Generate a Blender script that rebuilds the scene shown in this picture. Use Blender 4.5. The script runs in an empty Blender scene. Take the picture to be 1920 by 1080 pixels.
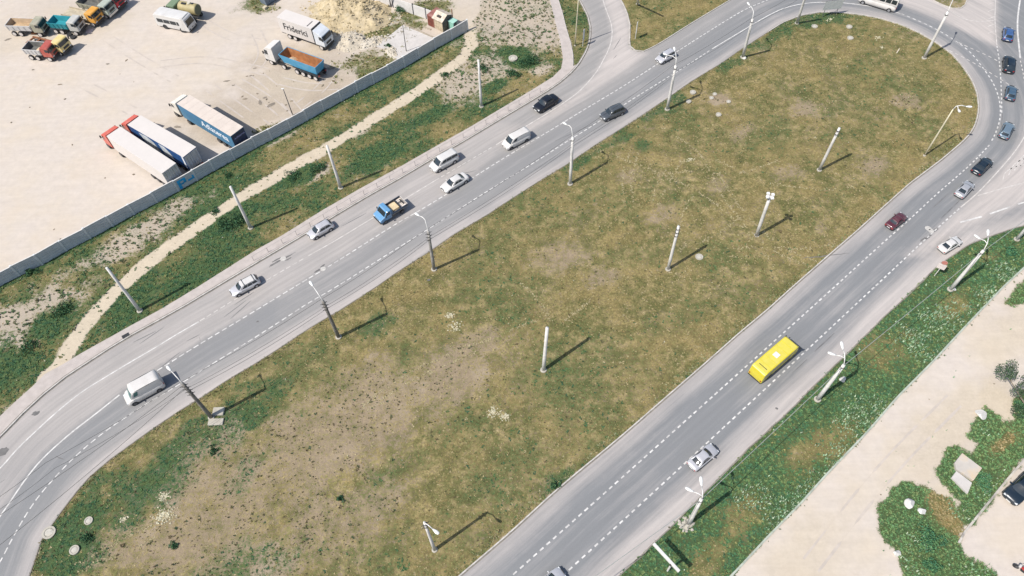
import bpy, bmesh, math, random
import numpy as np
from mathutils import Vector, Matrix
from mathutils.geometry import delaunay_2d_cdt

# ------------------------------------------------------------------ camera, sky, sun, exposure
scene = bpy.context.scene
COL = scene.collection
R = math.radians
CAM_H, FOC = 80.0, 1360.0
PITCH, ROLL = R(55.26), R(-2.34)
_f = Vector((0, math.cos(PITCH), -math.sin(PITCH)))
_u = Vector((0, math.sin(PITCH), math.cos(PITCH)))
_r = Vector((1, 0, 0))
RT = math.cos(ROLL) * _r + math.sin(ROLL) * _u
UP = -math.sin(ROLL) * _r + math.cos(ROLL) * _u
cam = bpy.data.cameras.new('camera')
cam.sensor_width = 36
cam.lens = 36 * FOC / 1920
cam.clip_start, cam.clip_end = 0.5, 6000
camo = bpy.data.objects.new('camera', cam)
COL.objects.link(camo)
camo.matrix_world = Matrix(((RT.x, UP.x, -_f.x, 0), (RT.y, UP.y, -_f.y, 0), (RT.z, UP.z, -_f.z, CAM_H), (0, 0, 0, 1)))
scene.camera = camo

SUN_TO = Vector((0.665, 0.40, -1.0)).normalized()      # direction the light travels
elev = math.asin(-SUN_TO.z)
azim = math.atan2(-SUN_TO.x, -SUN_TO.y)                # azimuth of the sun from +Y, clockwise towards +X
world = bpy.data.worlds.new('World')
scene.world = world
world.use_nodes = True
wn = world.node_tree.nodes
sky = wn.new('ShaderNodeTexSky')
sky.sky_type = 'NISHITA'
sky.sun_disc = False
sky.sun_elevation = elev
sky.sun_rotation = azim
sky.air_density, sky.dust_density = 1.0, 1.5
world.node_tree.links.new(sky.outputs[0], wn['Background'].inputs[0])
wn['Background'].inputs[1].default_value = 0.13
sun = bpy.data.lights.new('sun', 'SUN')
sun.energy = 4.5
sun.angle = R(0.5)
sun.color = (1.0, 0.955, 0.89)
suno = bpy.data.objects.new('sun', sun)
COL.objects.link(suno)
suno.location = (-60, -40, 120)
suno.rotation_euler = SUN_TO.to_track_quat('-Z', 'Y').to_euler()
scene.view_settings.view_transform = 'Standard'
scene.view_settings.look = 'None'
scene.view_settings.gamma = 1
scene.view_settings.exposure = 0.27
scene.view_settings.use_curve_mapping = False

# ------------------------------------------------------------------ survey helper: photo point -> world point at height z
def at(px, py, z=0.0):
    d = _f * FOC + RT * (px - 960) + UP * (540 - py)
    t = (z - CAM_H) / d.z
    return Vector((d.x * t, d.y * t, z))

def W(pts, z=0.0):
    return [at(x, y, z) for x, y in pts]

def A2(pts):
    return np.array([at(x, y)[:2] for x, y in pts])

# ------------------------------------------------------------------ materials
def srgb(r, g, b):
    f = lambda c: (c / 255 / 12.92) if c <= 10 else ((c / 255 + 0.055) / 1.055) ** 2.4
    return (f(r), f(g), f(b), 1)

MATS = {}
def mat(name, col, rough=0.6, metal=0.0, var=0.15, scale=3.0, bump=0.0, coat=0.0, spec=0.5, dirt=None, dirt_amt=0.3):
    if name in MATS: return MATS[name]
    m = bpy.data.materials.new(name); m.use_nodes = True
    nt = m.node_tree; N = nt.nodes; L = nt.links
    b = N['Principled BSDF']
    col = tuple(col[:3]) + (1,)
    tc = N.new('ShaderNodeTexCoord')
    no = N.new('ShaderNodeTexNoise'); no.inputs['Scale'].default_value = scale; no.inputs['Detail'].default_value = 5
    L.new(tc.outputs['Object'], no.inputs['Vector'])
    mp = N.new('ShaderNodeMapRange'); mp.inputs[1].default_value = .3; mp.inputs[2].default_value = .7
    mp.inputs[3].default_value = 1 - var; mp.inputs[4].default_value = 1 + var
    L.new(no.outputs[0], mp.inputs[0])
    mx = N.new('ShaderNodeMix'); mx.data_type = 'RGBA'; mx.blend_type = 'MULTIPLY'; mx.inputs[0].default_value = 1
    mx.inputs[6].default_value = col
    L.new(mp.outputs[0], mx.inputs[7])
    out = mx.outputs[2]
    if dirt:
        n2 = N.new('ShaderNodeTexNoise'); n2.inputs['Scale'].default_value = scale * .45; n2.inputs['Detail'].default_value = 7
        n2.inputs['Roughness'].default_value = .65
        L.new(tc.outputs['Object'], n2.inputs['Vector'])
        m2 = N.new('ShaderNodeMapRange'); m2.inputs[1].default_value = .48; m2.inputs[2].default_value = .68
        m2.inputs[3].default_value = 0; m2.inputs[4].default_value = dirt_amt * 2
        L.new(n2.outputs[0], m2.inputs[0])
        mm = N.new('ShaderNodeMix'); mm.data_type = 'RGBA'; mm.inputs[7].default_value = tuple(dirt[:3]) + (1,)
        L.new(m2.outputs[0], mm.inputs[0]); L.new(out, mm.inputs[6]); out = mm.outputs[2]
    L.new(out, b.inputs['Base Color'])
    b.inputs['Roughness'].default_value = rough
    b.inputs['Metallic'].default_value = metal
    b.inputs['Specular IOR Level'].default_value = spec
    b.inputs['Coat Weight'].default_value = coat
    b.inputs['Coat Roughness'].default_value = 0.08
    if bump:
        bp = N.new('ShaderNodeBump'); bp.inputs['Strength'].default_value = bump; bp.inputs['Distance'].default_value = .03
        L.new(no.outputs[0], bp.inputs['Height']); L.new(bp.outputs[0], b.inputs['Normal'])
    MATS[name] = m
    return m

def attr_mat(name, attr='tint', rough=0.85, transl=0.0):
    m = bpy.data.materials.new(name); m.use_nodes = True
    nt = m.node_tree; b = nt.nodes['Principled BSDF']
    a = nt.nodes.new('ShaderNodeAttribute'); a.attribute_name = attr
    nt.links.new(a.outputs['Color'], b.inputs['Base Color'])
    b.inputs['Roughness'].default_value = rough
    b.inputs['Specular IOR Level'].default_value = .15
    return m

# ------------------------------------------------------------------ object helpers
def tag(o, label=None, cat=None, group=None, kind=None):
    if label: o['label'] = label
    if cat: o['category'] = cat
    if group: o['group'] = group
    if kind: o['kind'] = kind
    return o

def thing(name, label, cat, loc=(0, 0, 0), rotz=0.0, group=None):
    o = bpy.data.objects.new(name, None)
    COL.objects.link(o)
    o.empty_display_size = .3
    o.location = loc; o.rotation_euler = (0, 0, rotz)
    return tag(o, label, cat, group)

def link(name, me, m=None, parent=None):
    o = bpy.data.objects.new(name, me)
    COL.objects.link(o)
    if m is not None: me.materials.append(m)
    if parent is not None: o.parent = parent
    return o

def bm_obj(name, bm, m, parent=None, smooth=False, sub=0):
    me = bpy.data.meshes.new(name)
    bmesh.ops.recalc_face_normals(bm, faces=bm.faces[:])
    bm.to_mesh(me); bm.free()
    if smooth:
        me.polygons.foreach_set('use_smooth', [True] * len(me.polygons))
    o = link(name, me, m, parent)
    if sub:
        md = o.modifiers.new('smooth', 'SUBSURF'); md.levels = sub; md.render_levels = sub
    return o

def raw_obj(name, verts, faces, m, parent=None, smooth=False):
    me = bpy.data.meshes.new(name)
    me.from_pydata([tuple(v) for v in verts], [], [tuple(f) for f in faces])
    me.update()
    if smooth:
        me.polygons.foreach_set('use_smooth', [True] * len(me.polygons))
    return link(name, me, m, parent)

def clone(o, parent=None):
    c = o.copy(); COL.objects.link(c)
    if parent is not None: c.parent = parent
    return c

def clone_tree(o, parent=None):
    c = clone(o, parent)
    for ch in [x for x in KIDS.get(o.name, [])]:
        clone_tree(ch, c)
    return c
KIDS = {}

# ------------------------------------------------------------------ numpy noise and distances
def vnoise(x, y, seed=0):
    xi = np.floor(x).astype(np.int64); yi = np.floor(y).astype(np.int64)
    fx = x - xi; fy = y - yi
    fx = fx * fx * (3 - 2 * fx); fy = fy * fy * (3 - 2 * fy)
    def h(a, b):
        n = (a * 374761393 + b * 668265263 + seed * 974634777) & 0x7fffffff
        n = ((n ^ (n >> 13)) * 1274126177) & 0x7fffffff
        return ((n ^ (n >> 16)) & 0xffff) / 65535.0
    return (h(xi, yi) * (1 - fx) + h(xi + 1, yi) * fx) * (1 - fy) + (h(xi, yi + 1) * (1 - fx) + h(xi + 1, yi + 1) * fx) * fy

def fbm(x, y, seed=0, oct=4):
    s = 0; a = .5; t = 0
    for i in range(oct):
        s = s + a * vnoise(x * 2 ** i, y * 2 ** i, seed + i * 17); t += a; a *= .55
    return s / t

def seg_dist(P, line, closed=False):
    """distance, arc length of nearest point along the polyline"""
    n = len(line); d = np.full(len(P), 1e9); u = np.zeros(len(P)); s = 0.0
    for i in range(n if closed else n - 1):
        a = line[i]; b = line[(i + 1) % n]; ab = b - a; l2 = ab @ ab
        if l2 < 1e-9: continue
        t = np.clip(((P - a) @ ab) / l2, 0, 1)
        q = a + t[:, None] * ab
        dd = np.hypot(P[:, 0] - q[:, 0], P[:, 1] - q[:, 1])
        k = dd < d
        d = np.where(k, dd, d); u = np.where(k, s + t * math.sqrt(l2), u)
        s += math.sqrt(l2)
    return d, u

def inside(P, poly):
    x, y = P[:, 0], P[:, 1]; c = np.zeros(len(P), bool); n = len(poly); j = n - 1
    for i in range(n):
        xi, yi = poly[i]; xj, yj = poly[j]
        if yi != yj:
            k = ((yi > y) != (yj > y)) & (x < (xj - xi) * (y - yi) / (yj - yi) + xi)
            c ^= k
        j = i
    return c

def sdf(P, poly):                       # positive inside, metres
    d, _ = seg_dist(P, poly, True)
    return np.where(inside(P, poly), d, -d)

def sstep(a, b, x):
    t = np.clip((x - a) / (b - a), 0, 1); return t * t * (3 - 2 * t)

def blob(P, px, py, r, ry=None, ang=0, seed=1, rag=.45):
    """soft ragged patch centred on a surveyed point; radii in metres; 1 in the middle"""
    c = at(px, py); x = P[:, 0] - c.x; y = P[:, 1] - c.y
    ca, sa = math.cos(ang), math.sin(ang)
    xx = x * ca + y * sa; yy = -x * sa + y * ca
    d = np.hypot(xx / r, yy / (ry or r))
    d = d + (fbm(P[:, 0] * .35, P[:, 1] * .35, seed + int(px), 4) - .5) * 2 * rag
    return sstep(1.3, .35, d)

# ------------------------------------------------------------------ surveyed outlines (photo pixels of the 1920 wide picture)
MED_EDGE = [(20,1180),(40,1120),(55,1080),(78,1012),(107,970),(137,930),(162,900),(200,866),(250,830),(280,808),(337,770),(382,742),(430,710),
 (480,681),(525,652),(585,612),(640,580),(702,540),(745,510),(812,467),(850,440),(910,405),(960,372),(1015,337),(1060,310),(1120,269),
 (1175,235),(1210,212),(1247,187),(1297,152),(1350,120),(1390,92),(1440,60),(1467,43),(1502,29),(1540,23),(1580,24),(1620,29),(1655,36),
 (1690,47),(1722,61),(1755,80),(1785,102),(1805,125),(1822,150),(1832,175),(1835,205),(1830,230),(1820,250),(1805,266),(1765,300),
 (1705,345),(1657,388),(1605,435),(1547,485),(1489,536),(1439,581),(1385,626),(1322,682),(1247,747),(1176,809),(1132,846),(1082,887),
 (1035,927),(960,996),(930,1022),(862,1080),(800,1135),(740,1190)]
VERGE_R_NW = [(1040,1190),(1100,1135),(1160,1080),(1220,1023),(1255,990),(1307,937),(1350,893),(1395,848),(1437,810),(1490,760),(1545,705),(1590,660),
 (1625,625),(1665,587),(1716,539),(1760,496),(1815,459),(1865,440),(1920,422),(2010,395)]
VERGE_R_SE = [(1250,1190),(1310,1135),(1372,1079),(1440,1006),(1500,945),(1550,889),(1627,809),(1680,747),(1750,677),(1810,612),(1881,538),(1920,502),(2010,415)]
KERB_L = [(-220,1010),(-90,905),(-30,850),(10,810),(45,774),(82,740),(125,706),(165,680),(205,654),(250,627),(300,600),(350,572),(400,542),(480,494),
 (580,435),(630,404),(687,370),(755,332),(805,302),(865,268),(930,229),(987,195),(1025,172),(1050,155),(1074,134),(1086,119),(1100,95),(1106,75),
 (1107,52),(1102,31),(1092,11),(1082,-8),(1072,-24),(1060,-40)]
WALK_TOP = [(-220,940),(-90,850),(0,782),(32,752),(62,725),(85,702),(117,685),(155,662),(200,637),(250,609),(300,582),(368,541),(480,470),(530,442),(605,395),
 (680,352),(755,311),(830,268),(880,240),(960,192),(1002,167),(1037,145),(1052,130),(1056,110),(1050,75),(1040,37),(1031,0),(1024,-40)]
WALK_RIGHT = [(1038,-40),(1047,0),(1055,25),(1062,54),(1070,80),(1075,104),(1075,125)]
ISLE_E = [(1158,-60),(1162,-20),(1164,0),(1169,10),(1176,25),(1181,47),(1181,70),(1180,85),(1185,93),(1195,97),(1207,97),(1220,91),(1237,82),(1292,47),(1335,21),(1370,0),(1425,-34),(1470,-60)]
ISLE_F = [(1735,-12),(1746,0),(1769,11),(1787,17),(1801,16),(1810,9),(1813,0),(1815,-12)]
FENCE = [(-75,580),(-40,558),(-3,538),(37,517),(80,496),(125,470),(170,447),(212,424),(252,402),(295,380),(335,358),(370,338),(402,320),(440,299),(480,277),
 (510,262),(545,243),(576,226),(607,208),(640,190),(671,173),(701,157),(730,142),(759,126),(786,110),(816,92),(847,75),(877,57)]
PATH = [(85,706),(108,690),(150,624),(185,580),(212,552),(262,505),(330,455),(400,405),(470,358),(530,324),(600,285),(680,236),(760,186),(820,146),(865,112),(884,82),(880,58),(862,30),(845,8),(830,-20)]

med_poly = A2(MED_EDGE + [(500,1300),(200,1300)])
vr_poly = A2(VERGE_R_NW + VERGE_R_SE[::-1])
walk_poly = A2(WALK_TOP + WALK_RIGHT + [(1086,119),(1074,134)] + KERB_L[:KERB_L.index((1074,134))][::-1])
tri_poly = A2([(1047,-20),(1047,0),(1055,25),(1062,54),(1070,80),(1075,104),(1075,125),(1086,119),(1100,95),(1106,75),(1107,52),(1102,31),(1092,11),(1082,-8),(1072,-24)])
e_poly = A2(ISLE_E); f_poly = A2(ISLE_F)
vl_poly = A2(FENCE + [(900,20),(905,-60),(1020,-60),(1024,-40)] + WALK_TOP[:-1][::-1])
path_line = A2(PATH)
fence_line = A2(FENCE)
med_edge = A2(MED_EDGE)

def fields(P):
    """grass cover, lushness, soil tone (0 pale yard .. 1 brown earth), flowers for world points"""
    n = len(P); x, y = P[:, 0], P[:, 1]
    SAND = np.zeros(n)
    g = np.zeros(n); lush = np.full(n, .45); soil = np.zeros(n); fl = np.zeros(n)
    # --- big dry meadow inside the loop
    s = sdf(P, med_poly); k = sstep(-.15, .2, s)
    big = fbm(x * .07, y * .07, 5, 4); mid = fbm(x * .22, y * .22, 9, 4)
    gm = .80 + (mid - .5) * .5
    lm = .14 + (big - .5) * .9 + (mid - .5) * .55
    bare = np.zeros(n)
    for a in [(640,800,15,8,.6),(430,930,14,9,.5),(890,650,5.5,2.6,.5),(330,1000,9,6,.3),(560,880,10,7,.6),(1040,480,5,3.5,.3),(850,700,8,5,.5),(600,1000,10,5,.4),(1235,405,3.5,2.4,.3),(1175,330,3,2.2,.2),(1500,205,4,2.2,.4),(1480,325,3.4,2,.3),(1700,190,3,2.4,.2),(1350,345,2.4,1.6,.3),(1390,250,4,1.6,.6),(1130,520,3.5,2,.4),(1640,310,3,1.6,.6),(1540,430,1.2,1,0),(1345,185,2.6,2.0,0)]:
        bare = np.maximum(bare, blob(P, *a))
    gm = gm - bare * .42; lm = lm - bare * .28
    RIM = [(1225,200,7,2.2,.62),(1150,245,6,1.8,.62),(1440,75,9,2.0,.62),(1380,115,6,1.6,.6),(1520,40,6,2.2,.1),(1110,290,7,1.4,.6),(1045,905,3,1.4,.6),(1205,270,1.8,1.5,0),(700,615,2.5,2.5,0)]
    for a in [(1225,200,7,2.2,.62),(1150,245,6,1.8,.62),(1440,75,9,2.0,.62),(1380,115,6,1.6,.6),(1520,40,6,2.2,.1),(1205,270,1.8,1.5,0),(1110,290,7,1.4,.6),(160,1050,7,3.2,.5),(165,965,4.5,4,.8),(150,1000,3,3,0),
              (230,930,7,3,.6),(380,800,6,2,.7),(700,615,2.5,2.5,0),(870,560,2.5,1.5,0),(1300,770,6,3,.6),(1150,800,7,3.5,.6),(1045,905,3,1.4,.6),(1580,370,5,3,.5),(1640,350,5,2.5,.6),(1560,480,5,2,.7),
              (1250,380,5,4,.3),(1490,170,4,3,0),(1690,170,5,4,.2),(1500,590,8,3,.6),(1380,640,6,2.6,.6),(930,960,5,3,.4),(850,1040,6,3,.6),(790,1060,5,2.5,0),(1075,760,4,3,.2),(1190,490,4,3,0),(700,930,5,2,.5),(120,1050,4,5,0),(470,770,5,2,.5),(1330,120,4,1.5,.6),(330,870,8,3.2,.6),(430,800,7,2.6,.62),(300,910,6,3,.6),(560,740,6,2.2,.6),(470,880,4,1.8,.5),(640,1060,9,2.7,.1),(470,1050,6,2.5,.2),(760,1020,6,2.7,.3),(560,1000,4,1.8,.4),(740,880,5,2,.5),(830,800,4,2,.4),(960,880,6,2.6,.5),(1010,700,5,2.5,.4),(1120,640,6,2.6,.5),(1250,600,6,2.5,.6),(900,500,5,2.4,.4),(1080,400,6,2.5,.5),(1380,560,5,2.4,.5),(1440,250,6,2.6,.5),(1600,130,7,2.6,.3),(1560,210,6,2.6,.5),(1740,230,4,2.7,.6)]:
        lm = np.maximum(lm, lm * .4 + blob(P, *a, rag=1.3) * (.62 if a in RIM or a[0] < 480 else .27))
    # trodden strip where the kerb meets the meadow
    soilm = .92 + bare * .08
    g = np.where(k > 0, g * (1 - k) + gm * k, g); lush = lush * (1 - k) + lm * k; soil = soil * (1 - k) + soilm * k
    # --- verge between sidewalk and yard fence
    s = sdf(P, vl_poly); k = sstep(-.25, .25, s)
    gv = .86 + (mid - .5) * .5; lv = .47 + (mid - .5) * 1.3 + (big - .5) * .5
    bare = np.zeros(n)
    for a in [(60,585,9,4,.45),(0,640,5,3,.4),(270,440,7.5,2.6,.62),(340,390,5.5,2.2,.6),(200,480,6,2.2,.5),(520,255,5,1.4,.6),(680,245,2.5,1.1,.6),(950,40,11,12,0),(880,150,7,5,.5),(1000,60,6,9,-.2),(920,120,4,6,0),(930,-20,20,12,0),
              (150,700,6,2,.9),(40,760,5,1.4,.7),(590,330,2.5,1.2,.6),(1010,120,3,3,0)]:
        bare = np.maximum(bare, blob(P, *a, rag=.7))
    df, _ = seg_dist(P, fence_line)
    gv = gv - bare * .62; lv = lv - bare * .12
    for a in [(985,118,4.2,3.2,0),(960,100,3.5,2.5,0),(450,400,5,3.5,.5),(415,430,4,3,.5),(560,330,5,2.4,.6),(700,300,9,3,.62),(800,220,6,2,.6),(20,690,5,3,.5),(110,600,5,3,.6),(930,160,4,2,.5)]:
        b = blob(P, *a, rag=.5); lv = np.maximum(lv, b * .98); gv = np.maximum(gv, b)
    lv = np.maximum(lv, sstep(1.6, .3, df) * .9); gv = np.maximum(gv, sstep(1.3, .2, df))
    dp, _ = seg_dist(P, path_line)
    pw = .98 + (fbm(x * .35, y * .35, 31, 3) - .5) * .7
    onp = sstep(pw + .35, pw - .15, dp)
    gv = gv * (1 - onp); SAND = np.maximum(SAND, onp * k)
    sv = .50 - onp * .16
    g = g * (1 - k) + gv * k; lush = lush * (1 - k) + lv * k; soil = soil * (1 - k) + sv * k
    # --- small islands
    for pl, gg, ll in ((tri_poly, .85, .5), (e_poly, .86, .22), (f_poly, .6, .25)):
        s = sdf(P, pl); k = sstep(-.15, .15, s)
        g = g * (1 - k) + (gg + (mid - .5) * .4) * k; lush = lush * (1 - k) + (ll + (mid - .5) * .8) * k; soil = soil * (1 - k) + .7 * k
    # --- right hand verge, lush and flowering
    s = sdf(P, vr_poly); k = sstep(-.15, .2, s)
    gr = .97 + (mid - .5) * .2; lr = .86 + (mid - .5) * .7 + (big - .5) * .4
    for a in [(1790,575,3,2.0,.6),(1660,660,4.5,3,.6),(1560,830,5,2.5,.7),(1400,960,4,2.5,.7),(1500,860,4,2,.7),(1330,1050,4,1.5,.8),(1850,480,2,1.2,.5)]:
        b = blob(P, *a, rag=.6); lr = lr - b * .42; gr = gr - b * .10
    f = np.zeros(n)
    for a in [(1610,790,4.5,2.6,.7),(1560,870,3.5,1.6,.75),(1510,925,3.5,1.6,.75),(1760,600,4,2.6,.6),(1720,650,3,2,.6),(1850,560,2.5,2.2,.7),(1470,960,3.0,1.3,.75),(1420,940,2.5,2,.6),(1880,510,2,2,.7)]:
        f = np.maximum(f, blob(P, *a, rag=.9))
    g = g * (1 - k) + gr * k; lush = lush * (1 - k) + lr * k; soil = soil * (1 - k) + .55 * k; fl = fl * (1 - k) + f * k
    # --- lot on the far right: pale dirt with green islands
    P1 = A2([(1885,570),(1898,552),(1930,520),(1990,470),(1990,520),(1935,562),(1910,572)])
    P2 = A2([(1700,904),(1665,920),(1648,945),(1645,972),(1653,995),(1666,1017),(1685,1035),(1692,1080),(1700,1180),(1960,1180),(1862,1080),(1840,1060),(1817,1042),(1797,1020),(1803,1004),(1850,946),(1890,897),(1930,850),(1990,780),(1990,700),(1925,720),
             (1908,752),(1905,790),(1880,790),(1856,768),(1838,770),(1820,788),(1818,818),(1834,832),(1822,850),(1800,838),(1780,840),(1770,862),(1757,876),(1761,893),(1782,918),(1800,942),(1790,945),(1757,925),(1728,908)])
    rag = (fbm(x * .9, y * .9, 77, 4) - .5) * 2.2
    for pl, ll in ((P1, .75), (P2, .82)):
        s = sdf(P, pl); k = sstep(-.5, .35, s + rag * np.where(pl is P2, .8, .6))
        gp = .98; lp = ll + (mid - .5) * .5
        for a in [(1775,960,1.6,3,.2),(1880,830,3,1.2,.4),(1780,985,2.5,1.2,-.6)]:
            lp = lp - blob(P, *a, rag=.5) * .45
        g = np.maximum(g, k * gp); lush = lush * (1 - k) + lp * k; soil = np.maximum(soil, k * .4)
        f2 = np.maximum.reduce([blob(P, *a, rag=.8) for a in [(1870,930,2.2,2.2,0),(1690,1050,2,2.4,0),(1720,1010,1.5,1.5,0),(1840,1070,2,1.5,0),(1800,960,1.5,1.5,0),(1835,800,1.2,1.2,0)]])
        fl = np.maximum(fl, f2 * k)
    # --- yard: weedy corner next to the shed, tints of the dusty ground
    for a, gg, ll in [((640,190,6,2.2,.5),.72,.42),((600,215,7,1.6,.62),.74,.5),((700,130,5,3,.5),.70,.42),((720,60,7,4,.4),.8,.42),((690,110,5,2.6,.3),.6,.3),((500,242,3,1,.6),.7,.4),((800,20,6,3,.3),.7,.45),((480,5,4,3,.3),.7,.55),((500,14,3,1.6,0),.6,.5),((700,35,4,4,0),.75,.5)]:
        b = blob(P, *a, rag=.8)
        outside = 1 - sstep(-.3, .1, sdf(P, vl_poly))
        b = b * outside
        g = np.maximum(g, b * gg); lush = np.where(b > .3, lush * .3 + ll * .7, lush); soil = np.maximum(soil, b * .45)
    for a, ss in [((560,130,14,8,.4),.46),((600,170,10,4,.6),.6),((500,190,14,7,.4),.48),((430,230,9,4,.5),.42),((130,20,14,8,0),.16),((660,40,9,9,0),.34),((400,90,12,6,0),.06),((800,60,8,5,0),.2),((860,20,9,8,0),.2),((440,40,16,6,.2),.1),((70,60,14,8,.2),.14),((1780,820,8,4,.6),.22),((1500,1060,8,3,.7),.10),((1880,760,3,4,0),.3),((1900,600,6,3,.6),.16)]:
        soil = np.maximum(soil, blob(P, *a, rag=.6) * ss)
    for a, ss in [((1780,800,9,4,.6),.55),((1880,770,4,4,0),.8),((1500,1050,9,3,.7),.5),((1700,860,7,2.5,.7),.45),((1900,620,8,3,.6),.55),((1770,930,3,2,.6),.8),((1560,1060,6,4,.5),.4),((430,1,1,1,0),0),((860,60,5,8,0),.3),((930,10,9,6,0),.25),((640,40,9,8,.2),.6),((560,150,10,5,.4),.25),((100,60,12,6,.2),.3)]:
        SAND = np.maximum(SAND, blob(P, *a, rag=.7) * ss)
    fields.sand = np.clip(SAND, 0, 1)
    return np.clip(g, 0, 1), np.clip(lush, 0, 1), np.clip(soil, 0, 1), np.clip(fl, 0, 1)

def float_attr(me, name, arr):
    a = me.attributes.new(name, 'FLOAT', 'POINT'); a.data.foreach_set('value', np.ascontiguousarray(arr, dtype=np.float32))

# ------------------------------------------------------------------ ground sheet
def ground_mat():
    m = bpy.data.materials.new('dusty ground and dry grass'); m.use_nodes = True
    nt = m.node_tree; N = nt.nodes; L = nt.links; b = N['Principled BSDF']
    geo = N.new('ShaderNodeNewGeometry')
    def noise(sc, det=5, rough=.6, dist=0.0):
        t = N.new('ShaderNodeTexNoise'); t.inputs['Scale'].default_value = sc; t.inputs['Detail'].default_value = det
        t.inputs['Roughness'].default_value = rough; t.inputs['Distortion'].default_value = dist
        L.new(geo.outputs['Position'], t.inputs['Vector']); return t.outputs[0]
    def attr(nm):
        a = N.new('ShaderNodeAttribute'); a.attribute_name = nm; return a.outputs['Fac']
    def math_(op, a, c, d=None):
        t = N.new('ShaderNodeMath'); t.operation = op
        for i, v in enumerate((a, c, d)):
            if v is None: continue
            if isinstance(v, (int, float)): t.inputs[i].default_value = v
            else: L.new(v, t.inputs[i])
        return t.outputs[0]
    def rng(v, a, c, d=0, e=1, smooth=False):
        t = N.new('ShaderNodeMapRange'); L.new(v, t.inputs[0])
        if smooth: t.interpolation_type = 'SMOOTHSTEP'
        for i, q in zip((1, 2, 3, 4), (a, c, d, e)): t.inputs[i].default_value = q
        return t.outputs[0]
    def mix(f, a, c, bt='MIX'):
        t = N.new('ShaderNodeMix'); t.data_type = 'RGBA'; t.blend_type = bt
        for i, v in ((0, f), (6, a), (7, c)):
            if isinstance(v, (int, float)): t.inputs[i].default_value = v
            elif isinstance(v, tuple): t.inputs[i].default_value = v
            else: L.new(v, t.inputs[i])
        return t.outputs[2]
    n1, n2, n3, n4 = noise(.16), noise(.9, 6, .65), noise(3.2, 5, .65), noise(9, 4, .7)
    g, l, s = attr('grass'), attr('lush'), attr('soil')
    # soil
    pale = mix(rng(n1, .35, .65), PALE_A, PALE_B)
    earth = mix(rng(n2, .3, .7), EARTH_A, EARTH_B)
    soilc = mix(s, pale, earth)
    soilc = mix(attr('sand'), soilc, SAND_C)
    soilc = mix(1.0, soilc, math_('ADD', rng(n2, .3, .7, .93, 1.05), math_('MULTIPLY', math_('SUBTRACT', n3, .5), math_('MULTIPLY_ADD', s, .9, .1))), 'MULTIPLY')
    mpg = N.new('ShaderNodeMapping'); mpg.inputs['Rotation'].default_value = (0, 0, .52); mpg.inputs['Scale'].default_value = (.10, 1.5, 1)
    L.new(geo.outputs['Position'], mpg.inputs[0])
    st = N.new('ShaderNodeTexNoise'); st.inputs['Scale'].default_value = 1.0; st.inputs['Detail'].default_value = 6; st.inputs['Roughness'].default_value = .7; st.inputs['Distortion'].default_value = .6
    L.new(mpg.outputs[0], st.inputs['Vector'])
    soilc = mix(1.0, soilc, rng(st.outputs[0], .35, .65, .965, 1.02), 'MULTIPLY')
    soilc = mix(rng(n1, .52, .66, 0, .22), soilc, (.50, .42, .33, 1))
    # grass
    n5 = noise(.42, 5, .62, .4)
    dry = mix(rng(n2, .42, .58), DRY_A, DRY_B)
    dry = mix(rng(n5, .44, .60), dry, (.125, .120, .046, 1))
    dry = mix(rng(n1, .47, .58, 0, .75), dry, DRY_C)
    dry = mix(1.0, dry, rng(n5, .36, .64, 1.14, .86), 'MULTIPLY')
    green = mix(rng(n2, .35, .65), LUSH_A, LUSH_B)
    lf = math_('ADD', l, math_('MULTIPLY', math_('SUBTRACT', n2, .5), 1.1))
    lf = math_('ADD', lf, math_('MULTIPLY', math_('SUBTRACT', n4, .5), .9))
    lf = rng(math_('ADD', lf, math_('MULTIPLY', math_('SUBTRACT', n3, .5), 1.2)), .12, .85, smooth=True)
    gc = mix(lf, dry, green)
    gc = mix(1.0, gc, math_('MULTIPLY', rng(n3, .36, .64, .66, 1.34), rng(n4, .34, .66, .72, 1.28)), 'MULTIPLY')
    gf = math_('ADD', g, math_('MULTIPLY', math_('SUBTRACT', n2, .5), 1.0))
    gf = math_('ADD', gf, math_('MULTIPLY', math_('SUBTRACT', n4, .5), 1.1))
    gf = rng(math_('ADD', gf, math_('MULTIPLY', math_('SUBTRACT', n3, .5), 1.5)), .2, .72, smooth=True)
    zero = rng(g, .02, .12)
    col = mix(math_('MULTIPLY', gf, zero), soilc, gc)
    L.new(col, b.inputs['Base Color'])
    b.inputs['Roughness'].default_value = .95; b.inputs['Specular IOR Level'].default_value = .1
    bp = N.new('ShaderNodeBump'); bp.inputs['Distance'].default_value = .12
    L.new(math_('MULTIPLY_ADD', s, .5, math_('MULTIPLY', g, .5)), bp.inputs['Strength'])
    L.new(math_('ADD', n3, math_('MULTIPLY', n4, .5)), bp.inputs['Height']); L.new(bp.outputs[0], b.inputs['Normal'])
    return m
PALE_A, PALE_B = (.495, .438, .385, 1), (.495, .432, .360, 1)
EARTH_A, EARTH_B = (.285, .222, .15, 1), (.225, .178, .118, 1)
DRY_A, DRY_B, DRY_C = (.232, .186, .088, 1), (.142, .127, .050, 1), (.215, .168, .072, 1)
SAND_C = (.475, .405, .305, 1)
LUSH_A, LUSH_B = (.036, .082, .038, 1), (.078, .105, .040, 1)

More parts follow.
